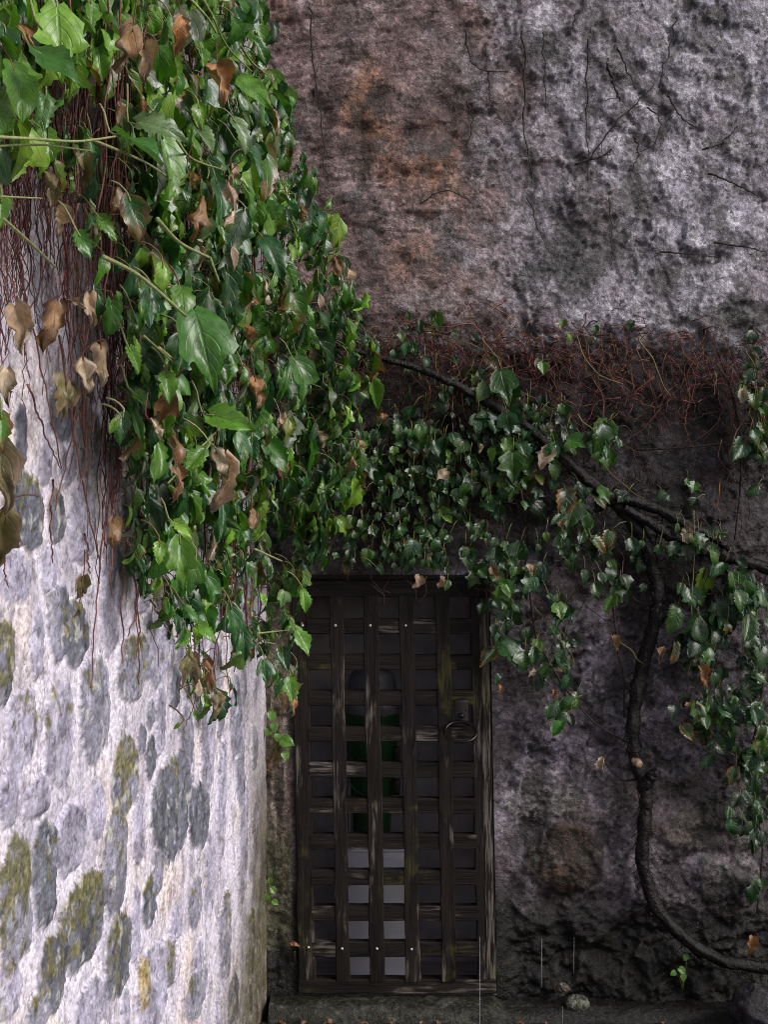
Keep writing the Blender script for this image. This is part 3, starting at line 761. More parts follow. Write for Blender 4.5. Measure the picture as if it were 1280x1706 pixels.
for py in (1258, 1312):
    mk('side_clip', *boxg(cb[0] + 0.082, cb[0] + 0.108, Yc - 0.06, Yc - 0.035, zt + hz(py + 14), zt + hz(py - 12), 0.01, 0.004), M_BLACK, hop)
mk('support_strip', *boxg(cb[0] - 0.092, cb[0] - 0.080, Yc - 0.04, Yc + 0.0, zt + 0.001, zt + hz(1300), 0.03, 0.002), M_GREY, hop)

# ------------------------------------------------------------------ leaves
NU, NCC = 15, 9
def prof_ovate(u): return np.interp(u, [0, .05, .14, .28, .42, .6, .78, .92, 1], [.10, .28, .41, .48, .47, .37, .22, .08, .012])
def prof_lobed(u): return np.interp(u, [0, .05, .16, .28, .38, .46, .52, .6, .72, .88, 1], [.14, .36, .50, .56, .50, .34, .24, .25, .22, .09, .012])
def prof_long(u): return np.interp(u, [0, .08, .22, .4, .6, .8, .93, 1], [.06, .20, .30, .34, .29, .18, .07, .01])
PROFS = (prof_ovate, prof_lobed, prof_long)
LF = gridF(NU, NCC)
UU, CC = np.meshgrid(np.linspace(0, 1, NU), np.linspace(-1, 1, NCC), indexing='ij')

def leaf(base, along, normal, length, var=0, fold=0.2, droop=0.6, curl=0.0, wave=0.05, col=(0.03, 0.11, 0.03), r=None, dry=False, aspect=1.0, edge=None):
    r = r or rng
    u = UU; c = CC
    w = PROFS[var](u) * aspect
    ser = (np.arange(NU) % 2)[:, None] * 1.0
    w = w * (1 - 0.16 * ser * np.abs(c) ** 3 * (1 + 0.6 * r.standard_normal((NU, 1))))
    x = w * c
    y = u.copy()
    if var == 1: y = y + 0.26 * np.abs(c) ** 1.6 * np.exp(-((u - 0.3) / 0.2) ** 2) - 0.14 * np.abs(c) * (1 - u) ** 4
    else: y = y - 0.11 * np.abs(c) ** 1.2 * (1 - u) ** 4
    ph = r.random(4) * 6.28
    z = fold * np.abs(x) + wave * (np.sin(u * 7 + ph[0]) * c * 0.6 + 0.7 * np.sin(u * 11 + ph[1]) * np.abs(c) ** 2 * np.sign(c) * 0.5 + 0.4 * np.sin(4 * c + u * 3 + ph[2]))
    if curl:                                             # roll the two halves up
        k = curl * (0.7 + 0.6 * u); ang = k * x * 2
        x = np.where(np.abs(k) > 1e-3, np.sin(ang) / (2 * k), x); z = z + (1 - np.cos(ang)) / (2 * k)
    if dry:
        z = z + 0.09 * pn(u * 3.1 + ph[0], c * 1.7 + ph[1], 5) + 0.05 * pn(u * 6.5 + ph[2], c * 3.3, 6); x = x * (0.8 + 0.5 * pn(u * 4 + ph[3], c * 0 + ph[0], 7)) + 0.10 * pn(u * 2 + ph[1], 0 * c + 3, 8)
    if abs(droop) > 1e-3:
        a = droop * y
        y2 = np.sin(a) / droop + np.sin(a) * z; z2 = -(1 - np.cos(a)) / droop + np.cos(a) * z
        y, z = y2, z2
    tw = 0.5 * (r.random() - 0.5) * u
    x, z = x * np.cos(tw) - z * np.sin(tw), x * np.sin(tw) + z * np.cos(tw)
    al = np.asarray(along, float); al = al / np.linalg.norm(al)
    nm = np.asarray(normal, float); nm = nm - al * (nm @ al); nm /= np.linalg.norm(nm) + 1e-9
    rt = np.cross(al, nm)
    V = np.asarray(base) + length * (x[..., None] * rt + y[..., None] * al + z[..., None] * nm)
    C = np.tile(np.asarray(col, float), (NU, NCC, 1))
    if edge is not None:
        em = ss(0.45, 0.95, np.maximum(np.abs(c), u) + 0.5 * pn(u * 4 + ph[0], c * 3, 3)) 
        C = mixc(C, edge, em)
    UV = np.stack([u, c, np.full(u.shape, r.random())], -1)
    return V.reshape(-1, 3), LF, C.reshape(-1, 3), UV.reshape(-1, 3)

GREENS = [(0.012, 0.050, 0.014), (0.018, 0.082, 0.018), (0.042, 0.135, 0.016), (0.085, 0.205, 0.020), (0.145, 0.29, 0.030), (0.022, 0.088, 0.024), (0.12, 0.20, 0.08)]  # last, pale tone paints wet highlights into some leaves
def tone(ws, j=0.18):
    c = np.array(GREENS[rng.choice(len(GREENS), p=np.array(ws) / sum(ws))])
    return c * float(np.clip(1 + j * rng.standard_normal(), 0.5, 1.6)) * (1 + 0.08 * rng.standard_normal(3))
BROWNS = [(0.22, 0.13, 0.07), (0.30, 0.20, 0.13), (0.14, 0.075, 0.035), (0.40, 0.31, 0.23), (0.26, 0.12, 0.045), (0.10, 0.085, 0.035)]
RUST = np.array((0.16, 0.07, 0.025))
def unit(v): v = np.asarray(v, float); return v / (np.linalg.norm(v) + 1e-9)
TWIGCOL = [(0.11, 0.040, 0.040), (0.07, 0.028, 0.030), (0.15, 0.065, 0.055), (0.14, 0.070, 0.055)]
PET = [(0.16, 0.20, 0.06), (0.20, 0.20, 0.09), (0.15, 0.10, 0.05), (0.26, 0.26, 0.13)]

def finish(parent, leaves, stuff_name, nmax, part_name, mat):
    """the leaves that show largest become parts of their own, the rest one mesh"""
    def score(l):
        V = l[0]; d = V[:, 1] + CD; a = 640 + FP * V[:, 0] / d; b = 853 + FP * (CZ - V[:, 2]) / d
        if a.max() < 0 or a.min() > 1280 or b.max() < 0 or b.min() > 1706: return 0
        return (a.max() - a.min()) * (b.max() - b.min()) * (1.0 / d.mean()) ** 1.0
    order = sorted(range(len(leaves)), key=lambda i: -score(leaves[i]))
    for i in order[:nmax]:
        V, F, C, UV = leaves[i]
        mk(part_name, V, F, mat, parent, {'Col': ('C', C), 'luv': ('V', UV)}, loc=V[NCC // 2])
    rest = [leaves[i] for i in order[nmax:]]
    if rest:
        V, F, C, UV = cat(rest)
        o = mk(stuff_name, V, F, mat, parent, {'Col': ('C', C), 'luv': ('V', UV)}); o['kind'] = 'stuff'

def inpoly(px, py, poly):
    n = len(poly); ins = np.zeros(np.shape(px), bool); j = n - 1
    for i in range(n):
        xi, yi = poly[i]; xj, yj = poly[j]
        c = ((yi > py) != (yj > py)) & (px < (xj - xi) * (py - yi) / (yj - yi + 1e-9) + xi)
        ins ^= c; j = i
    return ins

# ---- creeper hanging down the left wall
EDGE_Y = np.array([-60, 0, 60, 110, 160, 220, 300, 360, 430, 520, 590, 650, 740, 800, 880, 960, 1040, 1100, 1180, 1230])
EDGE_X = np.array([425, 430, 462, 440, 495, 478, 545, 562, 592, 612, 632, 615, 618, 592, 556, 500, 488, 490, 485, 478])
POLY = [(-60, -80), (425, -80)] + list(zip(EDGE_X.tolist(), EDGE_Y.tolist()))[1:-1] + [(440, 1120), (400, 1110), (372, 1190), (330, 1185), (312, 1080), (270, 1030), (240, 960), (205, 930), (200, 760), (215, 640), (205, 520), (150, 470), (120, 330), (60, 250), (-60, 250)]
WN3 = np.array([WN[0], WN[1], 0.0]); WD3 = np.array([WD[0], WD[1], 0.0]); UPZ = np.array([0, 0, 1.0])
creeper = thing('hanging_creeper', 'dense glossy green creeper hanging over the pale left wall with red-brown bare stems', 'creeper', Lp(1.2, 3.3, 0.1))
LV = []; TW = []
def petiole(base, along, ln, rr, c, back):
    p2 = base - unit(along) * ln * 0.25; p3 = base + np.asarray(back) * ln
    mid = (p2 + p3) / 2 + np.array([0, 0, 0.12 * ln])
    TW.append(tube(smooth_path([base + 0.01 * unit(along), p2, mid, p3], 7), np.linspace(rr, rr * 1.2, 7), 4, c))

n = 0; tries = 0
while n < 2900 and tries < 60000:
    tries += 1
    px = rng.uniform(-50, 665); py = rng.uniform(-70, 1230)
    rag = 46 * float(fbm(np.array(py / 42.0), np.array(px / 160.0), 3, 91))
    if not inpoly(px + rag, py + rag, POLY): continue
    if fbm(np.array(px / 48.0), np.array(py / 95.0), 3, 92) < -0.20 and rng.random() < 0.85: continue
    ex = np.interp(py, EDGE_Y, EDGE_X) - rag
    fr = ex - px
    # less dense at the far left where bare stems show
    if px < 215 and py > 100 and rng.random() < 0.82: continue
    if py > 980 and rng.random() < 0.45: continue
    tm = 0.05 + 0.24 * ss(1150, 450, py) * (0.55 + 0.45 * ss(1.9, 0.4, LS(min(px, 430), 0.0)))
    tmin = 0.015
    if px > 425:                                   # beyond the corner: only leaves standing off the wall show here
        tmin = max(tmin, (px - 430) / FP * 4.55 * 1.0)
    t = rng.uniform(tmin, max(tm, tmin + 0.06))
    if rng.random() < 0.5: t = max(t, rng.uniform(tmin, max(tm, tmin + 0.06)))
    s = LS(px, t)
    if s < 0.12: continue
    p = L(px, py, t)
    if p[1] > -0.1: continue
    size = rng.lognormal(math.log(0.064), 0.38)
    size = float(np.clip(size, 0.03, 0.14)) * (1.0 if py < 900 else 0.8) * (0.85 if px < 200 else 1.0)
    al = unit(-UPZ * 1.35 + WN3 * rng.uniform(-0.1, 0.6) + np.array([0, -1, 0]) * rng.uniform(-0.3, 0.5) + rng.standard_normal(3) * 0.28)
    nm = WN3 * 0.85 + np.array([0, -1, 0]) * rng.uniform(-0.15, 0.65) + UPZ * rng.uniform(0.1, 1.0) + rng.standard_normal(3) * 0.36
    c = tone((1, 1, 4, 6, 6, 1, 0.8)) if (px < 380 and py < 380) else tone((3, 4, 5, 3.5, 1.8, 2, 0.6))
    u_ = rng.random()
    if u_ < 0.05: c = np.array((0.20, 0.25, 0.19)) * rng.uniform(.7, 1.1)  # pale silvery leaves, wet highlights painted into their colour
    elif u_ < 0.09: c = np.array(BROWNS[rng.integers(6)]) * rng.uniform(.6, 1.1)
    var = rng.choice(3, p=(.32, .28, .40))
    LV.append(leaf(p, al, nm, size, var, rng.uniform(0.1, 0.7), rng.uniform(0.1, 1.5), rng.uniform(-0.4, 1.2), 0.10, c, edge=RUST * rng.uniform(0.6, 1.4) if rng.random() < 0.07 else None, aspect=rng.uniform(0.45, 0.88)))
    if rng.random() < 0.6: petiole(p, al, rng.uniform(0.03, 0.09), 0.0013, PET[rng.integers(4)], unit(-WN3 * 0.7 + UPZ * 0.6 + rng.standard_normal(3) * 0.3))
    n += 1

# leaves that stand out in the photograph: px, py of the leaf base, length px, roll (deg, 0 = tip down, + = tip to the right), t, variant, colour index, face (towards camera) amount
BIG = [(95, 15, 150, 15, .16, 1, 4, .9), (60, 85, 120, 55, .20, 0, 2, .5), (20, 110, 120, 22, .15, 2, 3, .6), (75, 160, 80, -8, .12, 0, 2, .7), (230, 205, 95, 75, .22, 2, 6, .7), (330, 215, 60, 40, .22, 0, 6, .8),
       (195, 225, 115, 65, .2, 2, 2, .3), (270, 225, 130, 25, .2, 2, 3, .3), (215, 330, 90, 18, .16, 2, 5, .8), (130, 388, 62, 25, .13, 0, 2, .9), (165, 362, 60, 40, .13, 0, 3, .8), (322, 520, 165, 22, .25, 1, 2, .8), (350, 690, 95, 70, .27, 0, 3, .8),
       (300, 900, 95, 20, .14, 1, 3, .9), (325, 930, 75, -5, .14, 1, 2, .9), (278, 622, 60, 10, .2, 0, 3, .9), (215, 580, 55, 30, .16, 0, 3, .8), (405, 355, 95, -25, .25, 2, 0, .7), (415, 15, 95, 18, .10, 0, 3, .9), (440, 120, 80, 20, .16, 1, 3, .9),
       (400, 130, 90, 50, .2, 0, 3, .8), (470, 160, 75, 0, .2, 2, 2, .8), (285, 30, 70, 20, .2, 0, 2, .6), (330, 175, 50, 15, .22, 0, 4, .9), (205, 690, 62, 5, .12, 0, 1, .9), (225, 655, 42, 50, .12, 0, 3, .8), (195, 700, 30, -30, .12, 0, 4, .8),
       (340, 750, 62, -30, .22, 0, 3, .9), (420, 730, 42, 10, .24, 0, 5, 1.), (290, 870, 50, 60, .15, 0, 4, .8), (265, 905, 42, 10, .14, 0, 4, .9), (385, 1010, 75, 15, .1, 1, 1, .6), (405, 1050, 60, 10, .08, 1, 5, .9), (330, 1040, 50, 60, .1, 2, 3, .6), (310, 1010, 45, 50, .1, 0, 2, .6),
       (490, 600, 85, 40, .3, 1, 2, .5), (440, 400, 85, 20, .26, 2, 5, .7), (360, 300, 90, 15, .24, 2, 1, .6), (250, 480, 80, 10, .2, 1, 1, .7), (300, 480, 85, 25, .22, 0, 3, .5), (270, 440, 60, 10, .22, 2, 4, .6), (2, 330, 60, 10, .12, 0, 3, .9), (2, 690, 70, 5, .12, 2, 3, .9),
       (470, 1080, 48, 18, .05, 0, 5, .8), (482, 1130, 52, 10, .06, 0, 3, .8), (492, 1045, 60, 22, .07, 2, 3, .6), (440, 1100, 50, 10, .05, 1, 1, .9), (300, 1205, 16, -50, .04, 0, 3, .9), (325, 1185, 20, 30, .04, 0, 2, .9), (505, 985, 42, 20, .09, 2, 3, .7),
       (150, 0, 60, 10, .15, 2, 3, .5), (440, 250, 100, 12, .24, 2, 2, .6), (400, 240, 90, 40, .24, 2, 5, .6), (390, 200, 70, 40, .24, 2, 6, .6), (300, 560, 60, -10, .2, 1, 1, .8)]
CAMD = np.array([0, -1.0, 0])
for px, py, ln, roll, t, var, ci, face in BIG:
    t = max(t, (px - 425) / FP * 4.6 + 0.01)
    p = L(px, py, t); d = p[1] + CD
    a = R(roll); size = ln / FP * d
    tv = unit(np.array([0, -CD, CZ]) - p)
    t += 0.05; p = L(px, py, t); d = p[1] + CD; size = 0.86 * ln / FP * d
    al = unit(np.array([math.sin(a), -0.35, -math.cos(a)]) + rng.standard_normal(3) * 0.10)
    nm = tv * face + (WN3 + UPZ * 0.5) * (1.05 - face) + UPZ * 0.25 + rng.standard_normal(3) * 0.1
    c = np.array(GREENS[ci]) * rng.uniform(1.0, 1.3)
    LV.append(leaf(p, al, nm, size * 1.05, var, rng.uniform(0.15, 0.5), rng.uniform(0.1, 0.9), rng.uniform(0, .5), 0.07, c, edge=RUST if rng.random() < 0.06 else None, aspect=rng.uniform(.55, .72) if var != 2 else 0.9))
    petiole(p, al, rng.uniform(0.05, 0.09), 0.002, PET[rng.integers(4)], unit(-WN3 * 0.6 + UPZ * 0.8 + rng.standard_normal(3) * 0.2))

# withered leaves
DRY = []
DL = [(222, 45, 85, -5, .2, 0), (240, 75, 70, 5, .19, 1), (300, 30, 75, 0, .24, 4), (362, 110, 85, 5, .26, 4), (30, 45, 55, 40, .18, 4), (62, 50, 40, 20, .17, 3), (142, 260, 65, 0, .16, 5), (80, 290, 70, 5, .12, 5), (92, 345, 55, 10, .12, 1), (335, 330, 80, 0, .24, 2), (382, 305, 55, 10, .27, 1),
      (390, 345, 45, -20, .28, 3), (28, 510, 95, 12, .10, 1), (95, 505, 95, -12, .11, 0), (115, 500, 40, 60, .12, 1), (168, 575, 75, 5, .12, 1), (140, 600, 65, 12, .11, 3), (5, 615, 70, 10, .1, 3), (100, 625, 75, 10, .10, 5), (115, 640, 70, -5, .1, 5), (372, 760, 105, 0, .22, 1), (360, 750, 60, 20, .22, 3),
      (410, 545, 40, 10, .26, 4), (425, 630, 40, 10, .27, 4), (432, 655, 30, -10, .27, 2), (500, 345, 30, 10, .29, 2), (5, 745, 120, 5, .12, 5), (12, 850, 100, -5, .12, 5), (325, 1090, 60, 10, .08, 5), (345, 1100, 55, 20, .08, 2), (330, 1130, 40, 0, .08, 3), (310, 1095, 50, -10, .08, 5), (138, 960, 45, -10, .05, 5), (132, 1005, 28, -10, .05, 5),
      (285, 650, 70, -15, .17, 2), (188, 865, 60, 10, .12, 2), (250, 700, 45, 40, .16, 3), (295, 780, 60, 0, .18, 2), (420, 850, 40, 0, .18, 2), (600, 735, 22, 0, .33, 1), (385, 275, 40, 5, .26, 1), (315, 290, 30, 20, .24, 4), (200, 175, 45, 0, .18, 1), (560, 430, 40, 10, .33, 2), (580, 450, 30, 0, .34, 1), (440, 470, 45, 15, .26, 3), (490, 1165, 30, 5, .06, 4), (150, 490, 60, 10, .12, 1), (470, 690, 30, 10, .26, 1), (530, 720, 30, 10, .28, 3), (360, 1150, 50, 10, .06, 5)]
for px, py, ln, roll, t, ci in DL:
    t = max(t, (px - 425) / FP * 4.6 + 0.01)
    t += 0.07 * (px > 200)
    p = L(px, py, t); d = p[1] + CD; a = R(roll); size = 0.95 * ln / FP * d
    al = unit(np.array([math.sin(a), -0.15, -math.cos(a)])); nm = unit(CAMD * 0.8 + WN3 * 0.6 + rng.standard_normal(3) * 0.3)
    DRY.append(leaf(p, al, nm, size, rng.choice([0, 1]), 0.4, rng.uniform(-0.4, 0.9), rng.uniform(1.2, 2.6) * rng.choice([-1, 1]), 0.14, np.array(BROWNS[ci]) * rng.uniform(1.1, 1.6), dry=True, aspect=rng.uniform(0.6, 0.9), edge=np.array(BROWNS[(ci + 2) % 6]) * 0.7))
    petiole(p, al, 0.06, 0.0012, TWIGCOL[2], unit(UPZ + rng.standard_normal(3) * 0.3))

# stout pale shoots
SH = [([(-20, 228, .17), (60, 232, .18), (130, 236, .18), (192, 228, .19)], 4.2), ([(-20, 245, .16), (70, 242, .17), (150, 252, .17)], 3.2), ([(5, 365, .13), (50, 405, .14), (92, 445, .14)], 5), ([(172, 428, .15), (235, 462, .18), (310, 527, .24)], 6), ([(262, 365, .22), (300, 405, .23), (350, 430, .24)], 5.5),
      ([(350, 430, .24), (365, 470, .25)], 4), ([(2, 328, .13), (70, 331, .14)], 3), ([(150, 232, .18), (240, 270, .2), (285, 300, .2)], 4), ([(318, 0, .2), (345, 30, .22), (360, 55, .22)], 4), ([(338, 0, .2), (362, 40, .22)], 4), ([(400, 75, .2), (420, 105, .2), (445, 125, .2)], 3.2), ([(355, 30, .22), (380, 80, .22), (420, 120, .22)], 2.4),
      ([(295, 235, .22), (320, 265, .23), (370, 283, .25)], 3.6), ([(50, 0, .16), (60, 35, .17), (70, 50, .17)], 4), ([(265, 580, .2), (290, 600, .2)], 4.5), ([(240, 560, .2), (290, 605, .2)], 3.2), ([(280, 805, .15), (340, 740, .15), (360, 720, .15)], 2.2), ([(425, 915, .12), (470, 935, .12)], 3), ([(430, 1055, .05), (495, 1048, .08)], 2.2), ([(445, 1070, .05), (470, 1075, .07)], 2)]
for pts, w in SH:
    q = smooth_path([L(a, b, c + 0.07) for a, b, c in pts], 14); d = q[:, 1].mean() + CD
    TW.append(tube(q, np.linspace(.66, .45, 14) * w / FP * d, 8, np.array((0.26, 0.29, 0.12)) * rng.uniform(0.7, 1.1)))

# bare hanging stems
def strand(x0, y0, x1, y1, t0, t1, wpx, c, wig=18, n=26):
    q = np.linspace(0, 1, n); ph = rng.random(3) * 9
    x = x0 + (x1 - x0) * q + wig * (np.sin(q * 5 + ph[0]) * 0.5 + 0.7 * pn(q * 6 + ph[1], 0 * q, 3) + 0.35 * pn(q * 18 + ph[2], 0 * q, 4)) * np.minimum(1, 3 * q + 0.2)
    y = y0 + (y1 - y0) * q
    t = t0 + (t1 - t0) * q + 0.015 * pn(q * 5 + ph[2], 0 * q + 2, 5)
    pts = np.array([L(a, b, max(g, 0.022)) for a, b, g in zip(x, y, t)])
    d = pts[:, 1].mean() + CD
    TW.append(tube(pts, np.linspace(wpx, wpx * 0.55, n) / FP * d / 2, 5, c))
for xm, sd_, y0, y1a, y1b, k in ((25, 24, -60, 330, 660, 38), (62, 28, -60, 330, 600, 32), (100, 16, -60, 330, 700, 22), (165, 18, -60, 480, 860, 40), (198, 18, 60, 560, 960, 30), (222, 12, 300, 880, 1140, 9), (15, 14, 300, 560, 700, 8), (285, 45, -60, 500, 1000, 40), (380, 28, 300, 900, 1150, 36)):
    for _ in range(k):
        x0 = xm + sd_ * rng.standard_normal()
        strand(x0, y0 + rng.uniform(0, 60), x0 + rng.normal(4, 26), rng.uniform(y1a, y1b), rng.uniform(0.03, 0.20 if rng.random() < .55 else .08), rng.uniform(0.024, 0.07), rng.lognormal(math.log(3.0), .35), np.array(TWIGCOL[rng.integers(4)]) * rng.lognormal(-.1, .4))
for a in ((20, 360, 100, 780), (98, 560, 165, 948), (165, 560, 92, 850), (45, 640, 100, 780), (190, 700, 152, 1145), (215, 860, 235, 1140), (208, 860, 205, 1105), (88, 800, 86, 938), (5, 900, 12, 978), (140, 890, 152, 955), (240, 900, 216, 1060), (250, 1000, 285, 1055)):
    strand(*a, 0.05, 0.024, 4.2, np.array(TWIGCOL[2]) * 1.2, 6)
strand(345, 1120, 305, 1215, .06, .03, 2.6, TWIGCOL[2], 4)
strand(430, 1040, 475, 1200, .06, .05, 2.6, (0.22, 0.16, 0.06), 4)
strand(452, 1160, 458, 1260, .02, .02, 2.4, (0.12, 0.16, 0.04), 3)
finish(creeper, LV, 'foliage', 100, 'leaf', M_LEAF)
for V, F, C, UV in DRY:
    mk('dry_leaf', V, F, M_DRY, creeper, {'Col': ('C', C), 'luv': ('V', UV)}, loc=V[NCC // 2])
V, F, C = cat(TW)
o = mk('bare_stems', V, F, M_TWIG, creeper, {'Col': ('C', C)}); o['kind'] = 'stuff'

# ------------------------------------------------------------------ woody vine on the back wall
vine = thing('woody_vine', 'old black woody vine climbing the dark back wall with small ivy-like leaves', 'vine', P(1300, 1612, -0.08))
def W3(pts, n): return smooth_path([P(a, b, y) for a, b, y in pts], n)
BARKC = (0.009, 0.0075, 0.0075)
def limb(name, pts, w0, w1, n=60, seed=0, cc=BARKC, k=22):
    q = W3(pts, n); i = np.linspace(0, 60, n)
    q = q + 0.004 * np.stack([pn(i * 0.7, 0 * i + seed, 3), pn(i * 0.7, 0 * i + seed, 4), pn(i * 0.7, 0 * i + seed, 5)], -1)
    r_ = np.linspace(w0, w1, n) / 2 / 450 * (1 + 0.22 * pn(i * 0.6, 0 * i + seed, 6) + 0.14 * pn(i * 2, 0 * i + seed, 8))
    V, F, C = tube(q, r_, k, cc, 0.34, seed)
    mk(name, V, F, M_BARK, vine, {'Col': ('C', C)})
limb('trunk', [(1330, 1614, -.09), (1280, 1612, -.09), (1205, 1600, -.09), (1150, 1570, -.09), (1100, 1520, -.08), (1078, 1470, -.075), (1070, 1420, -.075), (1076, 1350, -.07), (1074, 1310, -.07), (1060, 1268, -.065), (1055, 1220, -.065), (1060, 1160, -.065), (1073, 1100, -.06), (1090, 1040, -.06), (1096, 990, -.06), (1086, 935, -.06), (1068, 890, -.06), (1042, 855, -.06), (1022, 832, -.06)], 19, 22, 130, 1)
limb('trunk', [(1022, 834, -.075), (970, 792, -.12), (920, 745, -.13), (860, 698, -.14), (800, 664, -.15), (750, 637, -.16), (700, 615, -.165), (640, 598, -.17), (560, 575, -.17)], 19, 8, 90, 2)
limb('branch', [(1015, 828, -.075), (1060, 836, -.085), (1100, 850, -.085), (1150, 878, -.08), (1195, 900, -.07), (1215, 915, -.065)], 20, 13, 50, 3)
limb('branch', [(1040, 846, -.085), (1085, 872, -.095), (1130, 900, -.095), (1190, 922, -.09), (1240, 935, -.085), (1340, 965, -.08)], 14, 20, 60, 4)
limb('stub', [(1072, 1312, -.075), (1084, 1296, -.09), (1090, 1286, -.10)], 20, 15, 14, 5)
limb('stub', [(1058, 1266, -.07), (1066, 1274, -.10)], 14, 12, 8, 6, (0.35, 0.24, 0.16))
for i, (pts, w) in enumerate((([(880, 960), (893, 1060), (906, 1088), (942, 1145), (990, 1203), (1045, 1236)], 4), ([(1019, 970), (1030, 1083), (1039, 1130), (1040, 1195)], 5), ([(1100, 1040), (1130, 1010), (1180, 990), (1230, 985)], 5), ([(1200, 900), (1215, 1000), (1190, 1080), (1170, 1180)], 5),
     ([(1280, 1080), (1262, 1200), (1245, 1300), (1270, 1400), (1262, 1520)], 5), ([(1060, 750), (1150, 745), (1230, 735)], 4), ([(1075, 1290), (1040, 1300), (1010, 1272)], 4), ([(760, 640), (770, 760), (740, 850), (720, 950)], 5), ([(700, 615), (660, 700), (640, 800), (630, 900)], 5), ([(860, 700), (850, 800), (880, 900), (860, 1000)], 5), ([(960, 790), (970, 860), (1000, 930)], 4),
     ([(1200, 590), (1230, 700), (1235, 800), (1225, 900)], 5), ([(1080, 1290), (1090, 1283), (1096, 1272)], 6), ([(1085, 1010), (1060, 1000), (1050, 985)], 3), ([(640, 800), (740, 790), (860, 800)], 3))):
    limb('branch', [(a, b, -.04 - 0.012 * (j % 2)) for j, (a, b) in enumerate(pts)], w, w * 0.7, 30, 20 + i, (0.03, 0.02, 0.018), 6)

VL = []; TW = []
def petb(p, al, ln, rr, c):
    q = p + unit(-al + np.array([0, 0.35, 0.7]) + rng.standard_normal(3) * 0.45) * ln
    m_ = (p + q) / 2 + np.array([0, -0.25 * ln, 0.15 * ln])
    TW.append(tube(smooth_path([p, m_, q], 6), rr, 4, c))
def bleaf(px, py, ln, roll=None, ci=None, var=None, Y=None):
    Y = -rng.uniform(0.05, 0.16) if Y is None else Y
    p = P(px, py, Y); size = ln / FP * (Y + CD) * (0.70 if Y > -0.165 else 0.64)
    a = R(rng.normal(0, 28) if roll is None else roll)
    al = unit(np.array([math.sin(a), -rng.uniform(0.1, 0.7), -math.cos(a)]))
    nm = np.array([rng.normal(0.15, 0.35), -1.0, rng.uniform(0.2, 1.0)])
    c = np.array(GREENS[ci]) * rng.uniform(0.8, 1.2) if ci is not None else tone((4, 5, 3.5, 1.4, 0.5, 2, 0.05))
    VL.append(leaf(p, al, nm, size, rng.choice(3, p=(.5, .42, .08)) if var is None else var, rng.uniform(0.1, 0.5), rng.uniform(0.1, 1.2), rng.uniform(-.2, .5), 0.06, c * (0.56 + 0.25 * rng.random() ** 2), edge=RUST * rng.uniform(.8, 1.5) if rng.random() < 0.05 else None, aspect=rng.uniform(.7, 1.0)))
    if rng.random() < 0.75: petb(p, al, rng.uniform(0.03, 0.08), 0.0012, PET[rng.integers(3)])
CL = [(720, 940, 110, 22, 26, 30), (600, 935, 60, 20, 14, 28), (835, 985, 30, 60, 12, 36), (690, 765, 130, 75, 150, 34), (660, 830, 95, 60, 70, 32), (780, 790, 85, 70, 60, 34), (770, 640, 50, 22, 12, 30), (850, 690, 40, 22, 12, 30), (930, 748, 40, 22, 12, 30), (640, 895, 75, 50, 26, 28), (740, 905, 85, 55, 36, 34), (840, 740, 60, 60, 20, 34), (800, 690, 60, 40, 14, 30), (900, 730, 40, 40, 10, 34), (680, 640, 75, 60, 14, 30), (640, 560, 60, 40, 6, 24), (840, 670, 26, 70, 9, 46), (860, 790, 40, 62, 18, 42), (960, 830, 55, 42, 15, 40), (960, 902, 62, 40, 14, 38), (1010, 738, 22, 46, 5, 52),
      (850, 960, 55, 32, 13, 42), (850, 1050, 36, 60, 12, 34), (922, 1112, 44, 56, 13, 36), (942, 1195, 28, 22, 8, 28), (922, 1018, 26, 20, 4, 42), (1040, 985, 30, 24, 8, 34), (1150, 905, 45, 45, 12, 38), (1170, 1045, 52, 58, 20, 42), (1190, 1180, 52, 80, 28, 40), (1240, 1005, 44, 34, 14, 52), (1255, 1100, 30, 70, 14, 38), (1255, 655, 26, 60, 12, 36),
      (1270, 745, 16, 66, 9, 38), (1238, 1300, 40, 62, 20, 34), (1272, 1220, 14, 60, 8, 38), (1264, 1385, 18, 48, 7, 36), (1258, 1492, 14, 14, 3, 42), (905, 612, 18, 12, 2, 36), (975, 560, 60, 30, 4, 22), (740, 560, 50, 40, 7, 30), (930, 680, 40, 30, 4, 26), (700, 600, 40, 30, 6, 28), (800, 880, 40, 50, 8, 30), (545, 830, 60, 80, 26, 34), (530, 930, 40, 30, 12, 32), (1060, 930, 20, 30, 5, 30), (1130, 820, 40, 30, 4, 22)]
for cx, cy, rx, ry, k, sz in CL:
    for _ in range(int(k * (1.45 if cx > 815 else 1))):
        bleaf(cx + rx * 0.6 * rng.standard_normal(), cy + ry * 0.6 * rng.standard_normal() - sz * 0.4, sz * (1.02 if cx > 815 else 0.85) * rng.lognormal(0, 0.3))
for px, py, ln, roll, ci, var in ((835, 620, 95, 12, 2, 1), (845, 690, 60, 5, 5, 1), (1003, 708, 72, 22, 5, 1), (1000, 812, 55, 30, 2, 1), (690, 900, 60, -15, 5, 0), (855, 755, 80, 0, 2, 1), (975, 950, 36, 0, 1, 0), (725, 735, 48, 10, 5, 0), (668, 555, 30, 10, 3, 0), (700, 535, 40, -5, 5, 2), (1225, 985, 65, 25, 2, 1), (1165, 1045, 50, 5, 5, 0), (1160, 1170, 62, 5, 2, 1), (1255, 1180, 55, 10, 5, 1), (840, 975, 55, -20, 3, 1), (930, 1005, 50, 10, 3, 1), (1160, 890, 45, 35, 5, 1), (905, 605, 36, 0, 3, 0), (630, 745, 35, 5, 5, 0), (1255, 1480, 45, -10, 5, 1), (935, 675, 30, 0, 2, 0), (800, 950, 30, 40, 2, 0)):
    bleaf(px, py, ln, roll, ci, var, -0.17)
DRYB = []
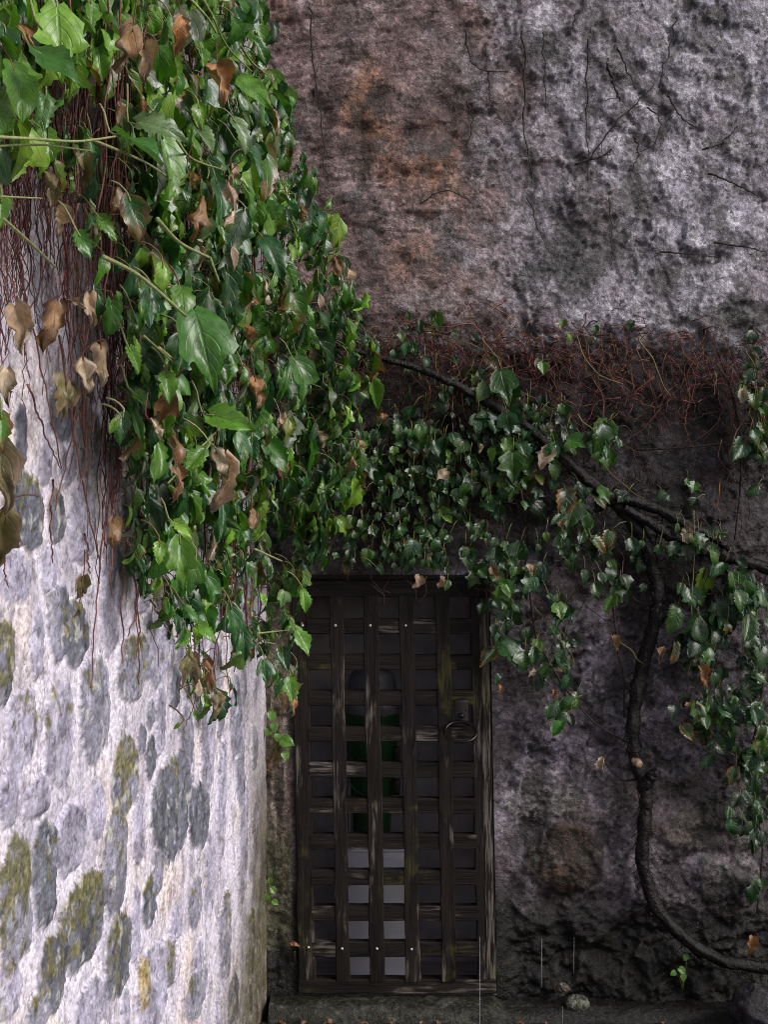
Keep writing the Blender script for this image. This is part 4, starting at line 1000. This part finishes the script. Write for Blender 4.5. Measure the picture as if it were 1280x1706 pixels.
for px, py, ln, ci in ((915, 745, 42, 3), (745, 785, 26, 3), (1005, 1262, 24, 3), (820, 945, 24, 0), (1108, 1080, 30, 0), (890, 1115, 16, 3), (1160, 1085, 20, 3), (1150, 1170, 36, 4), (640, 690, 18, 4), (800, 740, 16, 3), (830, 1140, 18, 4), (1135, 890, 22, 3), (880, 940, 22, 1), (1255, 1560, 30, 4), (1020, 1060, 26, 0), (735, 960, 22, 1), (940, 865, 20, 1), (1240, 650, 24, 3), (700, 960, 24, 1), (1165, 1110, 40, 4), (925, 1150, 16, 4)):
    p = P(px, py, -0.15); a = R(rng.normal(0, 20))
    DRYB.append(leaf(p, unit((math.sin(a), -.2, -math.cos(a))), np.array([rng.normal(0, .4), -1, .2]), ln / FP * 4.85, 0, .4, rng.uniform(-.4, .9), rng.uniform(.9, 1.6), .1, np.array(BROWNS[ci]) * 0.9, dry=True))
# pale young shoots
for pts, w in (([(805, 560), (825, 595), (838, 620)], 4), ([(960, 690), (985, 715), (1000, 735)], 3), ([(1065, 560), (1085, 600), (1118, 660)], 4), ([(1190, 620), (1192, 660)], 4), ([(1245, 580), (1262, 640)], 4), ([(1215, 760), (1230, 720), (1250, 680)], 3), ([(1185, 895), (1212, 885)], 4), ([(725, 590), (735, 640), (748, 680)], 3), ([(745, 640), (750, 680)], 3), ([(1030, 1060), (1050, 1085), (1072, 1105)], 4), ([(1155, 850), (1158, 1000), (1150, 1130)], 3), ([(890, 1010), (930, 1060), (960, 1110)], 3), ([(1000, 770), (1040, 810), (1075, 830)], 3), ([(960, 560), (990, 620), (1040, 640)], 3), ([(740, 560), (800, 580), (830, 600)], 3)):
    q = W3([(a, b, -.14) for a, b in pts], 14); e = np.linspace(0, 3, 14)
    q = q + np.stack([0.014 * pn(e, 0 * e + pts[0][0] * .37, 3), 0.02 * pn(e, 0 * e + pts[0][1] * .29, 4), 0.008 * pn(e, 0 * e + w + pts[0][0], 5)], -1)
    TW.append(tube(q, np.linspace(w * .7, w * .4, 14) / 900, 6, np.array((0.17, 0.15, 0.055)) * rng.uniform(0.5, 1.1)))
# matted aerial roots along the ledge of the upper wall
TM = []
for k in range(760):
    x = rng.uniform(585, 1320); yc = np.interp(x, [580, 700, 900, 1100, 1300], [560, 560, 578, 588, 618])
    y = yc - 4 + rng.normal(0, 22) + rng.exponential(34) - 14 * ss(560, 700, x) + 22 * pn(np.array(x / 60.0), np.array(0.0), 77); ln = rng.lognormal(math.log(60), 0.5); a = R(rng.choice([rng.normal(35, 22), rng.normal(90, 28), rng.normal(150, 25)], p=(.38, .50, .12)))
    n_ = 9; q = np.linspace(0, 1, n_); ph = rng.random(4) * 9
    bend = rng.normal(0, 0.9)
    ang = a + bend * (q - 0.5) * 2 + 0.8 * pn(q * 3 + ph[0], 0 * q, 2)
    xs = x + np.cumsum(np.cos(ang)) * ln / n_; ys = y + np.cumsum(np.sin(ang)) * ln / n_
    yd = -rng.uniform(0.05, 0.13) - 0.03 * pn(q * 4 + ph[1], 0 * q, 3)
    pts = np.array([P(u_, v_, w_) for u_, v_, w_ in zip(xs, ys, yd + 0 * q)])
    c = np.array(TWIGCOL[rng.integers(4)]) * (1.0, 0.85, 0.85) * rng.uniform(0.3, 1.6) if rng.random() < 0.82 else np.array((0.20, 0.095, 0.035)) * rng.uniform(.6, 1.3)
    TM.append(tube(pts, np.linspace(1, .35, n_) * rng.uniform(0.9, 2.9) / 900, 4, c))
for k in range(260):                                     # fine rootlets on the lower wall
    x = rng.uniform(590, 1300); y = rng.uniform(610, 980) ; ln = rng.lognormal(math.log(60), 0.5); a = R(rng.normal(90, 45)); n_ = 9; q = np.linspace(0, 1, n_); ph = rng.random(4) * 9
    ang = a + rng.normal(0, .7) * (q - .5) * 2 + 0.8 * pn(q * 3 + ph[0], 0 * q, 2)
    xs = x + np.cumsum(np.cos(ang)) * ln / n_; ys = y + np.cumsum(np.sin(ang)) * ln / n_
    pts = np.array([P(u_, v_, w_) for u_, v_, w_ in zip(xs, ys, -rng.uniform(0.03, 0.09) + 0 * q)])
    TM.append(tube(pts, rng.uniform(1.0, 2.2) / 450 / 2, 4, np.array((0.03, 0.017, 0.016)) * rng.uniform(.5, 2)))
TRK = smooth_path(np.array([(1280, 1612), (1205, 1600), (1150, 1570), (1100, 1520), (1078, 1470), (1070, 1420), (1076, 1350), (1060, 1268), (1055, 1220), (1060, 1160), (1073, 1100), (1090, 1040), (1096, 990), (1086, 935), (1068, 890), (1022, 832), (920, 745), (860, 698), (800, 664), (700, 615)], float), 400)
for k in range(330):                                     # rootlets gripping the wall beside the trunk
    b_ = TRK[rng.integers(5, 395)]; sg = rng.choice([-1, 1]); n_ = 7; q = np.linspace(0, 1, n_); ln = rng.uniform(10, 34)
    a = R(rng.normal(75, 28)); ph = rng.random(2) * 9
    xs = b_[0] + sg * (7 + np.cumsum(np.cos(a + 0.9 * pn(q * 2 + ph[0], 0 * q, 3))) * ln / n_); ys = b_[1] + np.cumsum(np.sin(a + 0.9 * pn(q * 2 + ph[1], 0 * q, 4))) * ln / n_ - 6
    pts = np.array([P(u_, v_, -0.085 + 0.055 * w_) for u_, v_, w_ in zip(xs, ys, q)])
    TM.append(tube(pts, np.linspace(2.0, 0.7, n_) / 900, 4, np.array((0.018, 0.013, 0.012)) * rng.uniform(.5, 2.2)))
finish(vine, VL, 'foliage', 100, 'leaf', M_LEAF)
for V, F, C, UV in DRYB: mk('dry_leaf', V, F, M_DRY, vine, {'Col': ('C', C), 'luv': ('V', UV)}, loc=V[NCC // 2])
V, F, C = cat(TM); mk('matted_roots', V, F, M_TWIG, vine, {'Col': ('C', C)})['kind'] = 'stuff'
V, F, C = cat(TW); mk('young_shoots', V, F, M_TWIG, vine, {'Col': ('C', C)})['kind'] = 'stuff'

# ------------------------------------------------------------------ dead tendrils left on the upper wall
tend = thing('dead_tendrils', 'thin black dead tendrils clinging to the bare upper back wall', 'tendrils', P(950, 305, -0.1))
for pts, w in TPATHS:
    q = W3([(a, b, -0.075) for a, b in pts], 18)
    i = np.linspace(0, 9, 18); q = q + np.stack([0.012 * pn(i, 0 * i + w + pts[0][0] * .13, 2) + 0.004 * pn(i * 2.7, 0 * i + w, 4), -0.012 * np.abs(pn(i * 1.4, 0 * i + 4 + w, 3)), 0 * i], -1)
    cc = np.array((0.018, 0.014, 0.012)) * rng.uniform(.7, 1.6)
    pr = [tube(q, np.linspace(w * 1.3, w * .5, 18) * (1 + .4 * pn(i * 2, 0 * i, 9)) / 900, 5, cc)]
    for _ in range(6):
        k = rng.integers(2, 16); e = q[k] + np.array([rng.normal(0, .022), -.002, rng.normal(-.012, .02)])
        pr.append(tube(smooth_path([q[k], (q[k] + e) / 2 + rng.normal(0, .004, 3) * (1, .2, 1), e], 6), w * .28 / 900, 4, cc))
    V, F, C = cat(pr)
    mk('tendril', V, F, M_TWIG, tend, {'Col': ('C', C)})

# ------------------------------------------------------------------ little plants, fallen leaves, raindrop streaks
def sprig(name, label, spots, root):
    t = thing(name, label, 'plant', root)
    ls_ = []; tw = []
    for px, py, Yd, ln, roll in spots:
        p = P(px, py, Yd); a = R(roll)
        ls_.append(leaf(p, unit((math.sin(a), -.3, -math.cos(a))), (0.2, -1, .5), ln / FP * (Yd + CD), 0, .2, .4, .1, .05, GREENS[3]))
        tw.append(tube(smooth_path([root, (root + p) / 2 + np.array([0, -.01, .01]), p], 7), .0011, 4, PET[0]))
    for V, F, C, UV in ls_: mk('leaf', V, F, M_LEAF, t, {'Col': ('C', C), 'luv': ('V', UV)})
    V, F, C = cat(tw); mk('stem', V, F, M_TWIG, t, {'Col': ('C', C)})
sprig('wall_seedling', 'small bright green seedling rooted in the jamb beside the gate', [(468, 1232, -.03, 26, 75), (474, 1252, -.03, 16, 20), (458, 1205, -.03, 16, -10), (452, 1185, -.03, 18, 10), (462, 1222, -.03, 14, 10), (450, 1215, -.03, 14, -30)], P(460, 1262, -.002))
sprig('wall_seedling', 'tiny green seedling low on the jamb by the mossy corner', [(452, 1478, -.03, 13, 40), (447, 1490, -.03, 12, -30), (455, 1500, -.03, 12, 60), (449, 1470, -.03, 11, 170)], P(450, 1506, -.002))
sprig('wall_seedling', 'small pale green seedling in the black rock under the vine trunk', [(1132, 1612, -.08, 14, 50), (1138, 1622, -.08, 13, 10), (1145, 1590, -.08, 12, -30), (1126, 1618, -.08, 11, -60)], P(1138, 1650, -.03))
GZ = -0.052
for px, py, ln, lab in ((482, 1575, 20, 'orange fallen leaf caught on the ledge beside the gate'), (478, 1692, 16, None), (513, 1690, 15, None), (556, 1697, 18, None), (604, 1697, 12, None), (652, 1696, 10, None), (700, 1699, 9, None), (728, 1699, 11, None), (862, 1697, 12, None), (910, 1699, 10, None), (1100, 1699, 9, None)):
    if lab: p = P(px, py, -0.03)
    else:
        d = FP * (CZ - GZ) / (py - 853); p = np.array([(px - 640) / FP * d, d - CD, GZ + 0.006]); p[1] = min(p[1], -0.125)
    a = rng.uniform(0, 6.28)
    V, F, C, UV = leaf(p, (math.cos(a), math.sin(a), 0.15), (0, -.25, 1), ln / 450 * 0.9, 0, .3, .5, 1.0, .1, np.array((0.24, 0.11, 0.06)) * rng.uniform(.5, 1.1), dry=True)
    V[:, 2] += max(0, (p[2] - 0.004) - V[:, 2].min())
    tag(mk('fallen_leaf', V, F, M_DRY, None, {'Col': ('C', C), 'luv': ('V', UV)}, loc=p), lab or 'small withered brown leaf fallen on the wet ground before the step', 'fallen leaf', 'fallen leaves on the wet ground')
for px, y0, y1, w, Yd, lab in ((800, 1560, 1730, 4.0, -.6, 'longest bright exposure streak of a falling raindrop in front of the gate edge'), (903, 1562, 1645, 3, -.5, 'thin exposure streak of a falling raindrop before the dark wall foot, nearest the gate'), (957, 1560, 1622, 2.2, -.5, 'short faint exposure streak of a falling raindrop, farthest right from the gate'), (938, 1676, 1715, 2.6, -.6, 'lowest exposure streak of a raindrop near the ground')):
    n_ = 20; q = np.linspace(0, 1, n_)
    pts = np.array([P(px - 0.6 * u_, y0 + (y1 - y0) * u_, Yd) for u_ in q])
    r_ = 0.36 * w / FP * (Yd + CD) / 2 * (0.45 + 0.55 * np.sin(np.pi * np.clip(q * 0.9 + 0.06, 0, 1))) * (1 + 0.12 * np.sin(q * 40))
    pr = [tube(pts, r_, 8)]  # flash-lit trails of falling raindrops, modelled as thin water tubes
    V, F = cat(pr)
    tag(mk('rain_streak', V, F, M_WATER, None, loc=pts[-1]), lab, 'water drip', 'exposure streaks of falling raindrops')
